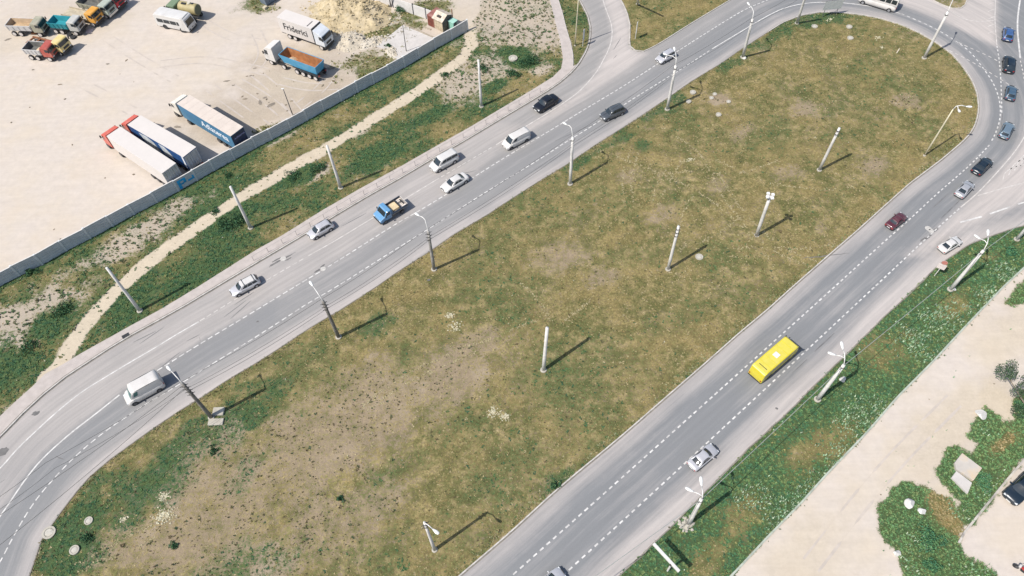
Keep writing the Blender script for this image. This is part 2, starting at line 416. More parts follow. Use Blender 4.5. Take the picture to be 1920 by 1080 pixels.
xs = np.concatenate([[-3000, -900, -400, -220, -150, -118], np.arange(-104, 104.1, .42), [118, 150, 220, 400, 900, 3000]])
ys = np.concatenate([[-900, -300, -100, -30, 0], np.arange(10, 142.1, .42), [155, 180, 240, 400, 900, 3000]])
gx, gy = np.meshgrid(xs, ys)
GP = np.stack([gx.ravel(), gy.ravel()], 1)
nx, ny = len(xs), len(ys)
G_, L_, S_, F_ = fields(GP); D_ATTR = fields.sand
relief = (fbm(GP[:, 0] * .12, GP[:, 1] * .12, 3, 4) - .5) * .5 * sstep(.6, 3.5, np.maximum(sdf(GP, med_poly), sdf(GP, vl_poly)))
idx = np.arange(nx * ny).reshape(ny, nx)
quads = np.stack([idx[:-1, :-1].ravel(), idx[:-1, 1:].ravel(), idx[1:, 1:].ravel(), idx[1:, :-1].ravel()], 1)
def big_mesh(name, V, faces, m, parent=None, smooth=False):
    me = bpy.data.meshes.new(name)
    k = faces.shape[1]
    me.vertices.add(len(V)); me.vertices.foreach_set('co', np.ascontiguousarray(V, dtype=np.float32).ravel())
    me.loops.add(faces.size); me.loops.foreach_set('vertex_index', np.ascontiguousarray(faces, dtype=np.int32).ravel())
    me.polygons.add(len(faces)); me.polygons.foreach_set('loop_start', np.arange(0, faces.size, k, dtype=np.int32))
    me.polygons.foreach_set('use_smooth', np.full(len(faces), smooth))
    me.update(calc_edges=True)
    return link(name, me, m, parent)
V = np.concatenate([GP, (np.maximum(relief, -.02) if False else relief * (relief > 0))[:, None]], 1)
ground = big_mesh('ground', V, quads, ground_mat(), smooth=True)
for nm, a in (('grass', G_), ('lush', L_), ('soil', S_), ('sand', D_ATTR)): float_attr(ground.data, nm, a)
tag(ground, kind='structure')
def relief_at(P):
    r = (fbm(P[:, 0] * .12, P[:, 1] * .12, 3, 4) - .5) * .5 * sstep(.6, 3.5, np.maximum(sdf(P, med_poly), sdf(P, vl_poly)))
    return r * (r > 0)

# ------------------------------------------------------------------ sheets with a clean outline
def sheet(name, poly, z, m, step=None, depth=0.0):
    poly = np.asarray(poly)
    # densify outline
    out = []
    for i in range(len(poly)):
        a, b = poly[i], poly[(i + 1) % len(poly)]
        k = max(1, int(np.linalg.norm(b - a) / (step or 3.0)))
        for j in range(k): out.append(a + (b - a) * j / k)
    out = np.array(out); nb = len(out)
    pts = [Vector(p) for p in out]
    if step:
        lo, hi = out.min(0), out.max(0)
        lo = np.maximum(lo, [-115, 8]); hi = np.minimum(hi, [115, 150])
        X, Y = np.meshgrid(np.arange(lo[0], hi[0], step), np.arange(lo[1], hi[1], step))
        q = np.stack([X.ravel(), Y.ravel()], 1)
        q = q + np.random.RandomState(4).uniform(-.1, .1, q.shape) * step
        s = sdf(q, poly); q = q[s > step * .45]
        pts += [Vector(p) for p in q]
    v, e, f, *_ = delaunay_2d_cdt(pts, [(i, (i + 1) % nb) for i in range(nb)], [], 1, 1e-5)
    verts = [(p.x, p.y, z) for p in v]; faces = [list(t) for t in f]
    if depth:
        n0 = len(verts)
        verts += [(p[0], p[1], z) for p in out] + [(p[0], p[1], z - depth) for p in out]
        for i in range(nb):
            j = (i + 1) % nb
            faces.append([n0 + i, n0 + j, n0 + nb + j, n0 + nb + i])
    o = raw_obj(name, verts, faces, m)
    return tag(o, kind='structure')

def asphalt_mat(name, dark, darkb, dust, along=True):
    m = bpy.data.materials.new(name); m.use_nodes = True
    nt = m.node_tree; N = nt.nodes; L = nt.links; b = N['Principled BSDF']
    def A(nm):
        a = N.new('ShaderNodeAttribute'); a.attribute_name = nm; return a.outputs['Fac']
    geo = N.new('ShaderNodeNewGeometry')
    def noise(vec, sc, det=5, rough=.6):
        t = N.new('ShaderNodeTexNoise'); t.inputs['Scale'].default_value = sc; t.inputs['Detail'].default_value = det; t.inputs['Roughness'].default_value = rough
        L.new(vec, t.inputs['Vector']); return t.outputs[0]
    cb = N.new('ShaderNodeCombineXYZ')
    mu = N.new('ShaderNodeMath'); mu.operation = 'MULTIPLY'; mu.inputs[1].default_value = .045; L.new(A('along'), mu.inputs[0])
    L.new(mu.outputs[0], cb.inputs[0]); L.new(A('across'), cb.inputs[1])
    streak = noise(cb.outputs[0], 1.1, 6, .7)
    fine = noise(geo.outputs['Position'], 7, 4, .7)
    patch = noise(geo.outputs['Position'], .11, 4, .55)
    def mr(v, a, c, d, e):
        t = N.new('ShaderNodeMapRange'); L.new(v, t.inputs[0])
        for i, q in zip((1, 2, 3, 4), (a, c, d, e)): t.inputs[i].default_value = q
        return t.outputs[0]
    def ma(op, a, c):
        t = N.new('ShaderNodeMath'); t.operation = op
        for i, v in enumerate((a, c)):
            if isinstance(v, (int, float)): t.inputs[i].default_value = v
            else: L.new(v, t.inputs[i])
        return t.outputs[0]
    def mix(f, a, c, bt='MIX'):
        t = N.new('ShaderNodeMix'); t.data_type = 'RGBA'; t.blend_type = bt
        for i, v in ((0, f), (6, a), (7, c)):
            if isinstance(v, (int, float)): t.inputs[i].default_value = v
            elif isinstance(v, tuple): t.inputs[i].default_value = v
            else: L.new(v, t.inputs[i])
        return t.outputs[2]
    tone = mix(A('warm'), dark, darkb)
    d = ma('ADD', A('dust'), mr(streak, .3, .7, -.2, .2))
    d = ma('ADD', d, mr(patch, .3, .7, -.12, .12))
    t = N.new('ShaderNodeClamp'); L.new(d, t.inputs[0])
    col = mix(t.outputs[0], tone, dust)
    col = mix(1.0, col, ma('MULTIPLY', mr(streak, .25, .75, .9, 1.1), mr(fine, .3, .7, .95, 1.05)), 'MULTIPLY')
    L.new(col, b.inputs['Base Color'])
    b.inputs['Roughness'].default_value = .85; b.inputs['Specular IOR Level'].default_value = .3
    return m

road_px = MED_EDGE + VERGE_R_NW + [(2150,330),(2150,-90),(1820,-40),(1815,-12),(1813,0),(1810,9),(1801,16),(1787,17),(1769,11),(1746,0),(1735,-12),(1720,-40),(1560,-75),(1470,-60)] + ISLE_E[:-1][::-1] + [(1120,-70),(1060,-40)] + KERB_L[:-1][::-1] + [(-330,1120),(-330,1250)]
road_poly = A2(road_px)
ROAD_Z = .03
asphalt = sheet('road', road_poly, ROAD_Z, asphalt_mat('worn dusty asphalt', (.186, .189, .192, 1), (.268, .255, .243, 1), (.415, .375, .347, 1)), .8)
RP = np.array([v.co[:2] for v in asphalt.data.vertices])
dm, um = seg_dist(RP, med_edge)
vr_line = A2(VERGE_R_NW); dv, _ = seg_dist(RP, vr_line)
kl = A2(KERB_L); dk, _ = seg_dist(RP, kl)
ramp_mark = [(1120,134),(1132,111),(1141,94),(1147,75),(1148,56),(1145,40),(1139,26),(1130,0),(1122,-40)]
LANE1 = [(-150,1010),(-60,932),(0,880),(32,842),(67,809),(107,772),(150,737),(190,712),(250,676),(295,650),(325,631),(375,602),(440,562),(504,523),(578,480),(630,451),(697,410),(770,367),(817,338),(850,319),(880,301),(930,272),(984,238),(1030,211),(1065,188),(1092,167)]
LANE2 = [(-70,1060),(0,970),(50,895),(82,857),(135,810),(175,780),(225,740),(295,695),(335,670),(390,636),(454,598),(516,560),(576,524),(618,499),(680,460),(742,420),(775,402),(830,369),(892,330),(957,289),(1025,249),(1090,209),(1122,190),(1172,160),(1230,122),(1277,92),(1335,55),(1397,17),(1435,2),(1500,-25)]
LANE3 = [(-35,1110),(0,1056),(25,1006),(60,947),(92,907),(140,856),(195,810),(247,775),(287,750),(330,725),(375,697),(425,666),(480,632),(530,600),(580,567),(630,539),(730,475),(795,435),(880,380),(960,330),(1015,297),(1055,270),(1110,237),(1172,195),(1225,162),(1285,125),(1335,92),
         (1360,77),(1405,50),(1440,29),(1472,14),(1515,5),(1565,4),(1615,9),(1652,16),(1690,26),(1735,45),(1765,60),(1797,80),(1822,100),(1845,130),(1862,155),(1872,180),(1876,203),(1875,225),(1867,250),(1855,272),(1830,299),(1797,329),(1757,363),(1705,412),(1675,438),(1615,492),(1565,538),(1260,812),(975,1066),(900,1133)]
LANE4 = [(990,1138),(1066,1070),(1347,811),(1642,536),(1755,430),(1801,389),(1832.6,363),(1871,322),(1903,285),(1925,250),(1938,210)]
gore_r = A2([(1938,190),(1925,250),(1903,285),(1871,322),(1832,364),(1801,390),(1755,432),(1700,482),(1740,478),(1800,440),(1870,405),(1930,380),(2080,340),(2080,120),(1960,100)])
gore_l = A2([(930,272),(984,238),(1030,211),(1065,188),(1092,167)] + ramp_mark + [(1158,-60)] + ISLE_E[1:10] + [(1195,97),(1215,100),(1180,128),(1120,165),(1050,212),(985,250)])
split = A2([(1640,-30),(1690,10),(1740,30),(1790,52),(1835,72),(1870,88),(1868,20),(1870,-40),(1815,-40),(1735,-40)])
lane_nw = A2(KERB_L[:24] + LANE2[:19][::-1])
ramp_lane = A2(KERB_L[20:] + ramp_mark[::-1] + [(1092,167),(1065,188),(1030,211),(984,238)])
def soft(pl, w): return sstep(-w, w, sdf(RP, pl))
isleft = sstep(20, 45, RP[:, 1] * .0 + 0) * 0
right_side = sstep(-6, 6, (RP[:, 0] - 0) * .7 - (RP[:, 1] - 60) * .75 + 10)   # blue-grey right carriageway, warm left one
dust = np.zeros(len(RP))
dust = np.maximum(dust, sstep(2.6, .2, dm) * np.where(right_side > .5, .62, .78))
dust = np.maximum(dust, sstep(3.6, .3, dv) * .85)
dust = np.maximum(dust, sstep(1.3, .1, dk) * .5)
dust = np.maximum(dust, soft(lane_nw, .6) * .40)
dust = dust * (1 - soft(ramp_lane, .8) * .75)
mid_r = A2(LANE3[46:] + LANE4[:6]); low_l = A2(LANE2[:12] + LANE3[:14][::-1]); mid_l = A2(LANE2[11:] + LANE3[13:29][::-1])
dust = np.clip(dust + soft(mid_r, .7) * -.22 + sstep(.2, -.2, 1 - right_side) * 0, -.3, 1)
dust = dust - soft(low_l, .7) * .28
dust = dust - soft(mid_l, .7) * .06
dust = np.maximum(dust, soft(gore_r, 1.4) * .95)
dust = np.maximum(dust, soft(gore_l, 1.0) * .88)
dust = np.maximum(dust, soft(split, 1.0) * .9)
warm = (1 - right_side) * .9
lo_left = sstep(44, 30, RP[:, 1]) * sstep(0, -25, RP[:, 0])
warm = warm * (1 - .6 * lo_left)
warm = warm * (1 - .7 * soft(low_l, 1.0)) * (1 - .45 * soft(mid_l, 1.0))
loop = sstep(60, 78, RP[:, 0]) * sstep(85, 100, RP[:, 1])
warm = warm * (1 - loop)
for nm, a in (('dust', dust), ('warm', warm), ('along', um), ('across', dm)): float_attr(asphalt.data, nm, a)

# ------------------------------------------------------------------ pavements, kerbs
m_pave = mat('dusty pavement', (.40, .355, .325), .9, var=.09, scale=1.2, bump=.15, dirt=(.30, .26, .22), dirt_amt=.12)
m_kerb = mat('worn concrete kerb', (.44, .41, .375), .85, var=.18, scale=2.2, dirt=(.22, .2, .16), dirt_amt=.25)
m_kerbdark = mat('grimy kerb foot', (.20, .18, .155), .9, var=.25, scale=1.5)
walk = sheet('pavement', walk_poly, .13, m_pave, None, .12)

def resample(line, step):
    line = np.asarray(line); seg = np.linalg.norm(np.diff(line, axis=0), axis=1); s = np.concatenate([[0], np.cumsum(seg)])
    t = np.arange(0, s[-1], step)
    return np.stack([np.interp(t, s, line[:, 0]), np.interp(t, s, line[:, 1])], 1), t

def smooth_line(px, it=2):
    l = A2(px)
    for _ in range(it):
        q = [l[0]]
        for i in range(len(l) - 1):
            q += [l[i] * .75 + l[i + 1] * .25, l[i] * .25 + l[i + 1] * .75]
        q.append(l[-1]); l = np.array(q)
    return l

def normals2(p):
    t = np.gradient(p, axis=0); t /= np.linalg.norm(t, axis=1)[:, None] + 1e-9
    return np.stack([-t[:, 1], t[:, 0]], 1)

def bar_along(name, line, w, z0, z1, m, off=0.0, step=1.5, parent=None, kind='structure', wob=0.0):
    p, t = resample(line, step); n = normals2(p)
    if wob: off = off + (fbm(t * .5, t * 0 + 3, 8, 3) - .5) * wob
    a = p + n * np.reshape(off - w / 2, (-1, 1) if np.ndim(off) else (1,)) ; c = p + n * np.reshape(off + w / 2, (-1, 1) if np.ndim(off) else (1,))
    V = []; F = []
    for i in range(len(p)):
        V += [(*a[i], z0), (*a[i], z1), (*c[i], z1), (*c[i], z0)]
    for i in range(len(p) - 1):
        b = 4 * i
        for j in range(3): F.append((b + j, b + j + 1, b + 4 + j + 1, b + 4 + j))
    F += [(0, 1, 2, 3), (4 * len(p) - 1, 4 * len(p) - 2, 4 * len(p) - 3, 4 * len(p) - 4)]
    o = raw_obj(name, V, F, m, parent)
    if kind: tag(o, kind=kind)
    return o

kerb_left = A2(KERB_L)
bar_along('kerb', kerb_left, .17, .0, .165, m_kerb, 0)
bar_along('gutter', kerb_left, .16, .0, .036, m_kerbdark, -.17)
bar_along('gutter', kerb_left, .10, .12, .137, m_kerbdark, .17)
i0 = MED_EDGE.index((1440,60)); 
bar_along('kerb', med_edge[i0:], .15, -.1, .15, m_kerb, -.02)
bar_along('gutter', med_edge[i0:], .13, 0, .036, m_kerbdark, .13)
bar_along('kerb', med_edge[:i0 + 1], .12, -.1, .06, m_kerbdark, -.02)
bar_along('kerb', A2(ISLE_E), .15, -.05, .16, m_kerb, 0)
bar_along('kerb', A2(ISLE_F), .15, -.05, .15, m_kerb, 0)
bar_along('kerb', vr_line, .13, -.05, .10, m_kerbdark, -.05, wob=.25)
bar_along('kerb', A2(VERGE_R_SE), .2, -.05, .16, mat('mossy concrete kerb', (.34, .37, .31), .85, var=.2, scale=1.5), 0)
bar_along('kerb', A2(WALK_RIGHT), .12, 0, .17, m_kerb, -.06)
bar_along('kerb', A2([(1797,1018),(1803,1004),(1850,946),(1890,897),(1930,850),(1990,780)]), .22, -.05, .18, mat('stained parking kerb', (.36, .33, .29), .9, var=.4, scale=1.2), 0)

# ------------------------------------------------------------------ painted lines
m_line = mat('worn white road paint', (.53, .515, .49), .7, var=.22, scale=2.2, dirt=(.33, .315, .30), dirt_amt=.42)
m_faint = mat('faded road paint', (.47, .44, .41), .8, var=.2, scale=1.6, dirt=(.36, .33, .30), dirt_amt=.35)
def paint(px, w=.2, dash=None, m=None, t0=None, t1=None, z=ROAD_Z + .006, sm=2):
    l = smooth_line(px, sm); p, t = resample(l, .25); n = normals2(p)
    V = []; F = []
    rnd = random.Random(int(px[0][0] * 7 + px[0][1]))
    if dash:
        on, off = dash; s = 0.0
        while s + on < t[-1]:
            o2 = on * rnd.uniform(.93, 1.05)
            ks = [s, s + o2 / 2, s + o2]
            pp = np.stack([np.interp(ks, t, p[:, 0]), np.interp(ks, t, p[:, 1])], 1)
            nn = np.stack([np.interp(ks, t, n[:, 0]), np.interp(ks, t, n[:, 1])], 1)
            b = len(V); ww = w * rnd.uniform(.9, 1.08)
            for i in range(3):
                V += [(*(pp[i] - nn[i] * ww / 2), z), (*(pp[i] + nn[i] * ww / 2), z)]
            F += [(b, b + 1, b + 3, b + 2), (b + 2, b + 3, b + 5, b + 4)]
            s += on + off
    else:
        for i in range(len(p)): V += [(*(p[i] - n[i] * w / 2), z), (*(p[i] + n[i] * w / 2), z)]
        for i in range(len(p) - 1): F.append((2 * i, 2 * i + 1, 2 * i + 3, 2 * i + 2))
    o = raw_obj('road_marking', V, F, m or m_line)
    return tag(o, kind='structure')
DL, DR = (.66, .34), (.52, .42)
paint(LANE1[:12], .16, None)
paint(LANE1[11:15], .14, (.66, .34), m_faint)
paint(LANE1[14:19], .15, None, m_faint)
paint(LANE1[18:22], .14, (.66, .34), m_faint)
paint(LANE1[21:] + ramp_mark, .17, None, m_faint)
paint(LANE2[:7], .18, None)
paint(LANE2[7:], .15, DL)
paint(LANE3[:27], .15, DL)
paint(LANE3[26:36], .18, None)
paint(LANE3[35:47], .18, (.55, .5))
paint(LANE3[46:], .17, DR)
paint(LANE4[:6], .17, DR)
paint(LANE4[5:], .16, None, m_faint)
paint([(1869,86),(1873,109),(1876,143),(1877.5,176),(1878,215)], .18, (.55, .5))
paint([(1797,80),(1808,85),(1832,96),(1855,106),(1880,120)], .17, (.55, .5), m_faint)
paint([(1780,95),(1803,106),(1832,122),(1855,136),(1886,155),(1912,172)], .17, (.55, .5), m_faint)
paint([(1833,367),(1881,353),(1920,343),(1980,326)], .16, None, m_faint)
paint([(1800,417),(1836,408),(1865,398),(1908,383),(1970,365)], .24, (3.4, 1.5))
paint([(1916,-20),(1909,21),(1907,52),(1910,83),(1913,111)], .26, None)
paint([(1913,114),(1918,135),(1922,160)], .18, (.55, .5), m_faint)
paint([(1867,-20),(1866,15),(1865,39),(1869,86)], .15, None, m_faint)
paint([(1760,8),(1780,20),(1806,36),(1832,41),(1850,40),(1865,38)], .15, None, m_faint)
for yy in (4, 17, 31, 45, 58): paint([(1852, yy + 5), (1865, yy)], .14, None, m_faint, sm=0)
for k in range(4): paint([(1880 + k * 11, 338 - k * 9), (1884 + k * 14, 322 - k * 12), (1905 + k * 12, 312 - k * 14), (1935 + k * 9, 306 - k * 14)], .14, None, m_faint, sm=2)

# ------------------------------------------------------------------ cracks, skid marks, patches on the asphalt
m_crack = mat('tar filled crack', (.15, .145, .14), .8, var=.2)
m_skid = mat('rubber skid mark', (.14, .138, .137), .8, var=.25, scale=1.0)
def crack(px, w, m=m_crack, nm='road_crack'):
    l = smooth_line(px, 1); p, t = resample(l, .6); n = normals2(p)
    jit = (fbm(t * .9, t * 0, int(px[0][0]), 3) - .5) * (.5 if m is m_crack else .06)
    p = p + n * jit[:, None]; V = []; F = []
    ww = w * (1 - .7 * np.abs(np.linspace(-1, 1, len(p))) ** 3)
    for i in range(len(p)): V += [(*(p[i] - n[i] * ww[i] / 2), ROAD_Z + .004), (*(p[i] + n[i] * ww[i] / 2), ROAD_Z + .004)]
    for i in range(len(p) - 1): F.append((2 * i, 2 * i + 1, 2 * i + 3, 2 * i + 2))
    tag(raw_obj(nm, V, F, m), kind='structure')
for c in [[(1778,363),(1746,393)],[(1801,374),(1762,412)],[(1300,870),(1320,890)],[(1527,660),(1567,622)],[(1812,812 - 380),(1830,425)],[(1580,905 - 300),(1600,640)]][:4]:
    crack(c, .16, m_skid, 'skid_mark')
for c in [[(250,642),(295,620)],[(262,645),(310,612)],[(420,595),(466,560)],[(432,598),(475,560)],[(505,502),(527,488),(560,470)],[(440,572),(480,545)],[(1040,265),(1130,225)],[(985,245),(960,262)],[(700,300),(700,300.5)],
          [(0,905),(14,897)],[(1150,94),(1165,70)],[(300,690),(345,655)],[(350,640),(380,625)],[(850,330),(900,318)],[(640,425),(690,398)],[(1880,210),(1877,240)],[(1550,40 - 8),(1580,12)],[(1485,700),(1515,672)],[(1150,110),(1160,100)]]:
    if np.hypot(c[0][0] - c[-1][0], c[0][1] - c[-1][1]) > 4: crack(c, .11, m_skid, 'skid_mark')
for c in [[(105,855),(122,866)],[(372,634),(376,643)],[(1505,485),(1600,475)],[(1180,560 + 200),(1200,775)],[(560,640),(600,600),(640,575)],[(0,830 + 60),(60,870)],[(1485,20),(1520,18)]][:3]:
    crack(c, .14)
m_track = mat('packed tyre track', (.425, .372, .322), .95, var=.10, scale=1.0)
for px in [[(470,130),(520,170),(560,215)],[(440,150),(500,185),(545,225)],[(395,165),(450,205),(500,240)],[(520,150),(580,165),(640,160)],[(300,120),(380,110),(460,125),(520,140)],[(480,60),(500,100),(470,140)],[(630,120),(610,160),(560,200)],
           [(200,70),(260,110),(330,150)],[(120,140),(200,180),(250,210)],[(380,40),(430,70),(490,80)],[(1520,1060),(1660,880),(1790,750)],[(420,300),(445,275),(470,262)]]:
    l = smooth_line(px, 3); zt = .006 + .0017 * ((px[0][0] * 3 + px[0][1]) % 11)
    for off in (-.9, .9):
        p, t = resample(l, .5); n = normals2(p); p = p + n * off; V = []; F = []
        ww = .16 + .22 * fbm(t * .6, t * 0 + off, int(px[0][0]), 3); ww = np.where(fbm(t * .35, t * 0, int(px[0][1]) + 3, 2) > .42, ww, .02)
        for i in range(len(p)): V += [(*(p[i] - n[i] * ww[i] / 2), zt), (*(p[i] + n[i] * ww[i] / 2), zt)]
        for i in range(len(p) - 1): F.append((2 * i, 2 * i + 1, 2 * i + 3, 2 * i + 2))
        tag(raw_obj('dirt_track', V, F, m_track), kind='structure')
rnd = random.Random(3)
def stain(px, py, r, col=None, nm='road_patch', z=ROAD_Z + .0045, ax=1.0, ang=0.0, m=None):
    c = at(px, py); V = [(c.x, c.y, z)]; k = 18; F = []
    for i in range(k):
        a = i / k * 2 * math.pi; rr = r * (.75 + .5 * rnd.random())
        x = math.cos(a) * rr * ax; y = math.sin(a) * rr
        V.append((c.x + x * math.cos(ang) - y * math.sin(ang), c.y + x * math.sin(ang) + y * math.cos(ang), z))
        F.append((0, 1 + i, 1 + (i + 1) % k))
    return tag(raw_obj(nm, V, F, m or m_crack), kind='structure')
m_patch = mat('dark asphalt patch', (.13, .125, .12), .85, var=.2, scale=2)
m_patch2 = mat('grey asphalt patch', (.245, .235, .225), .85, var=.2, scale=2)
for a in [(517,493,.16,6,.6),(519,487,.12,6,.6),(538,482,.12,6,.6),(541,486,.10,5,.6),(597,507,.16,3.5,.6),(605,499,.14,3,.9),(1752,432,.22,3,.5),(1740,445,.16,5,.6),(1730,449,.12,5,.6),(5,848,.5,1.6,.7),(68,775,.28,1.6,.3),(1545,4,.3,1.5,.2),(804,525,.16,1.6,.4),(1456,766,.15,1.2,0),(483,603,.12,1.5,.4)]:
    stain(a[0], a[1], a[2], ax=a[3], ang=a[4], m=m_patch)

m_puddle = mat('damp dark earth', (.20, .17, .135), .8, var=.25, scale=1.5)
for a in [(508,197,.35,2.2,.8),(488,192,.3,2.0,1.9),(497,183,.22,1.6,.5),(540,96,.3,2.0,.2),(425,152,.18,3,.2),(438,160,.16,2,.2),(478,128,.16,2,.3),(333,238,.22,3,-.2),(470,142,.14,2,.5),(620,128,.4,1.8,.4),(15,74,.25,2.4,.5),(202,120,.2,1.6,0),(62,131,.16,1.6,0),(105,45,.5,1.6,.1),(275,228,.16,2,.3)]:
    stain(a[0], a[1], a[2], ax=a[3], ang=a[4], m=m_puddle, nm='damp_patch', z=.027)

# ------------------------------------------------------------------ shared vehicle materials
m_glass = mat('dark window glass', (.018, .026, .032), .06, var=.1, spec=.7)
m_glass_teal = mat('teal tinted window glass', (.016, .10, .095), .07, var=.2, spec=.7)
m_tyre = mat('black tyre rubber', (.022, .022, .024), .85, var=.2, scale=6)
m_rim = mat('alloy rim', (.36, .36, .37), .4, .5, var=.2, scale=8)
m_rimwhite = mat('dusty white truck rim', (.52, .48, .45), .7, var=.2, scale=5)
m_rimdark = mat('dark steel rim', (.10, .10, .105), .6, .3, var=.2, scale=8)
m_black = mat('black plastic trim', (.025, .026, .028), .6, var=.2)
m_chrome = mat('dull chrome', (.55, .55, .56), .25, .8, var=.1)
m_lamp = mat('headlamp glass', (.62, .63, .63), .15, var=.1, spec=.6)
m_tail = mat('red tail lamp', (.30, .018, .015), .3, var=.15)
m_plate = mat('white number plate', (.62, .62, .60), .5, var=.05)
m_steel = mat('grey chassis steel', (.085, .085, .088), .7, .2, var=.3, scale=3)
m_rust = mat('rusty steel', (.24, .10, .045), .85, var=.35, scale=2, dirt=(.10, .045, .022), dirt_amt=.4)

def face_grid(bm, f, nu, nv):
    g = [[bm.verts.new(f(u / nu, v / nv)) for u in range(nu + 1)] for v in range(nv + 1)]
    for v in range(nv):
        for u in range(nu):
            bm.faces.new((g[v][u], g[v][u + 1], g[v + 1][u + 1], g[v + 1][u]))
    return g

def add_box(bm, x0, x1, y0, y1, z0, z1, bev=0.0):
    r = bmesh.ops.create_cube(bm, size=1)
    for v in r['verts']:
        v.co = Vector((x0 + (v.co.x + .5) * (x1 - x0), y0 + (v.co.y + .5) * (y1 - y0), z0 + (v.co.z + .5) * (z1 - z0)))
    if bev:
        es = list({e for v in r['verts'] for e in v.link_edges})
        bmesh.ops.bevel(bm, geom=es, offset=bev, segments=2, affect='EDGES', profile=.6)

def add_prism(bm, prof, y0, y1, bev=0.0):
    """side profile in x,z pushed out along y"""
    a = [bm.verts.new((x, y0, z)) for x, z in prof]; b = [bm.verts.new((x, y1, z)) for x, z in prof]
    n = len(prof); fs = [bm.faces.new(a), bm.faces.new(b[::-1])]
    for i in range(n): fs.append(bm.faces.new((a[i], b[i], b[(i + 1) % n], a[(i + 1) % n])))
    bmesh.ops.recalc_face_normals(bm, faces=fs)
    if bev:
        es = list({e for f in fs for e in f.edges})
        bmesh.ops.bevel(bm, geom=es, offset=bev, segments=2, affect='EDGES', profile=.6)

def add_lathe(bm, prof, axis='z', seg=20, at_=(0, 0, 0)):
    """profile of (radius, height)"""
    rings = []
    for r, h in prof:
        ring = []
        for i in range(seg):
            a = 2 * math.pi * i / seg; c, s = math.cos(a) * r, math.sin(a) * r
            p = {'z': (c, s, h), 'y': (c, h, s), 'x': (h, c, s)}[axis]
            ring.append(bm.verts.new((p[0] + at_[0], p[1] + at_[1], p[2] + at_[2])))
        rings.append(ring)
    for a, b in zip(rings, rings[1:]):
        for i in range(seg): bm.faces.new((a[i], a[(i + 1) % seg], b[(i + 1) % seg], b[i]))
    if prof[0][0] > 1e-3: bm.faces.new(rings[0])
    if prof[-1][0] > 1e-3: bm.faces.new(rings[-1][::-1])

def add_tube(bm, pts, rad, seg=8):
    pts = [Vector(p) for p in pts]; rs = rad if isinstance(rad, (list, tuple)) else [rad] * len(pts)
    rings = []
    for i, p in enumerate(pts):
        t = (pts[min(i + 1, len(pts) - 1)] - pts[max(i - 1, 0)]).normalized()
        a = t.cross(Vector((0, 0, 1)))
        if a.length < 1e-3: a = t.cross(Vector((1, 0, 0)))
        a.normalize(); b = t.cross(a)
        rings.append([bm.verts.new(p + (a * math.cos(2 * math.pi * k / seg) + b * math.sin(2 * math.pi * k / seg)) * rs[i]) for k in range(seg)])
    for a, b in zip(rings, rings[1:]):
        for k in range(seg): bm.faces.new((a[k], a[(k + 1) % seg], b[(k + 1) % seg], b[k]))
    bm.faces.new(rings[0][::-1]); bm.faces.new(rings[-1])

def B(name, m, parent, fn, smooth=False, sub=0):
    bm = bmesh.new(); fn(bm); return bm_obj(name, bm, m, parent, smooth, sub)

WHEELS = {}
def wheel(parent, x, y, r, w, rim_m):
    """tyre with a dished rim as its sub-part; meshes are shared between wheels of one size"""
    side = 1 if y > 0 else -1
    key = (round(r, 3), round(w, 3), rim_m.name, side)
    if key not in WHEELS:
        bm = bmesh.new()
        add_lathe(bm, [(r * .62, -w / 2), (r * .9, -w / 2), (r, -w / 2 + w * .18), (r, w / 2 - w * .18), (r * .9, w / 2), (r * .62, w / 2)], 'y', 22)
        me = bpy.data.meshes.new('wheel'); bmesh.ops.recalc_face_normals(bm, faces=bm.faces[:]); bm.to_mesh(me); bm.free(); me.materials.append(m_tyre)
        bm = bmesh.new(); s = side
        add_lathe(bm, [(r * .66, s * (w / 2 + .006)), (r * .58, s * (w / 2 + .008)), (r * .5, s * (w / 2 - w * .16)), (r * .24, s * (w / 2 - w * .10)), (r * .17, s * (w / 2 + .01)), (.0005, s * (w / 2 + .012))], 'y', 18)
        m2 = bpy.data.meshes.new('rim'); bmesh.ops.recalc_face_normals(bm, faces=bm.faces[:]); bm.to_mesh(m2); bm.free(); m2.materials.append(rim_m)
        WHEELS[key] = (me, m2)
    a, b = WHEELS[key]
    o = bpy.data.objects.new('wheel', a); COL.objects.link(o); o.parent = parent; o.location = (x, y, r)
    q = bpy.data.objects.new('rim', b); COL.objects.link(q); q.parent = o
    return o

# ------------------------------------------------------------------ cars and vans
SHAPES = dict(  # L, W, H, belt, bonnet front z, bonnet rear z, cowl x from nose, roof front back from cowl, rear glass foot from tail, roof rear from tail, deck z, inset bottom, inset roof
    sedan=(4.65, 1.80, 1.46, .93, .70, .93, 1.30, .80, .62, 1.45, 1.02, .07, .30),
    classic=(4.15, 1.64, 1.44, .90, .80, .92, 1.25, .55, .85, 1.25, .95, .06, .22),
    hatch=(4.15, 1.74, 1.50, .94, .70, .95, 1.08, .80, .12, .62, .98, .07, .28),
    estate=(4.55, 1.76, 1.52, .93, .70, .93, 1.25, .75, .10, .48, .98, .07, .26),
    suv=(4.75, 1.88, 1.80, 1.10, .92, 1.12, 1.28, .72, .12, .50, 1.14, .08, .28),
    minivan=(5.05, 1.94, 1.98, 1.12, .80, 1.10, 1.00, .85, .06, .22, 1.14, .07, .22),
    van=(5.35, 1.98, 2.12, 1.18, .85, 1.14, .95, .80, .04, .14, 1.2, .05, .20),
    bigvan=(5.75, 2.06, 2.55, 1.25, .90, 1.15, .90, .75, .03, .10, 1.3, .04, .17),
    minibus=(6.9, 2.15, 2.65, 1.20, .95, 1.15, .75, .55, .03, .10, 1.3, .04, .16),
)
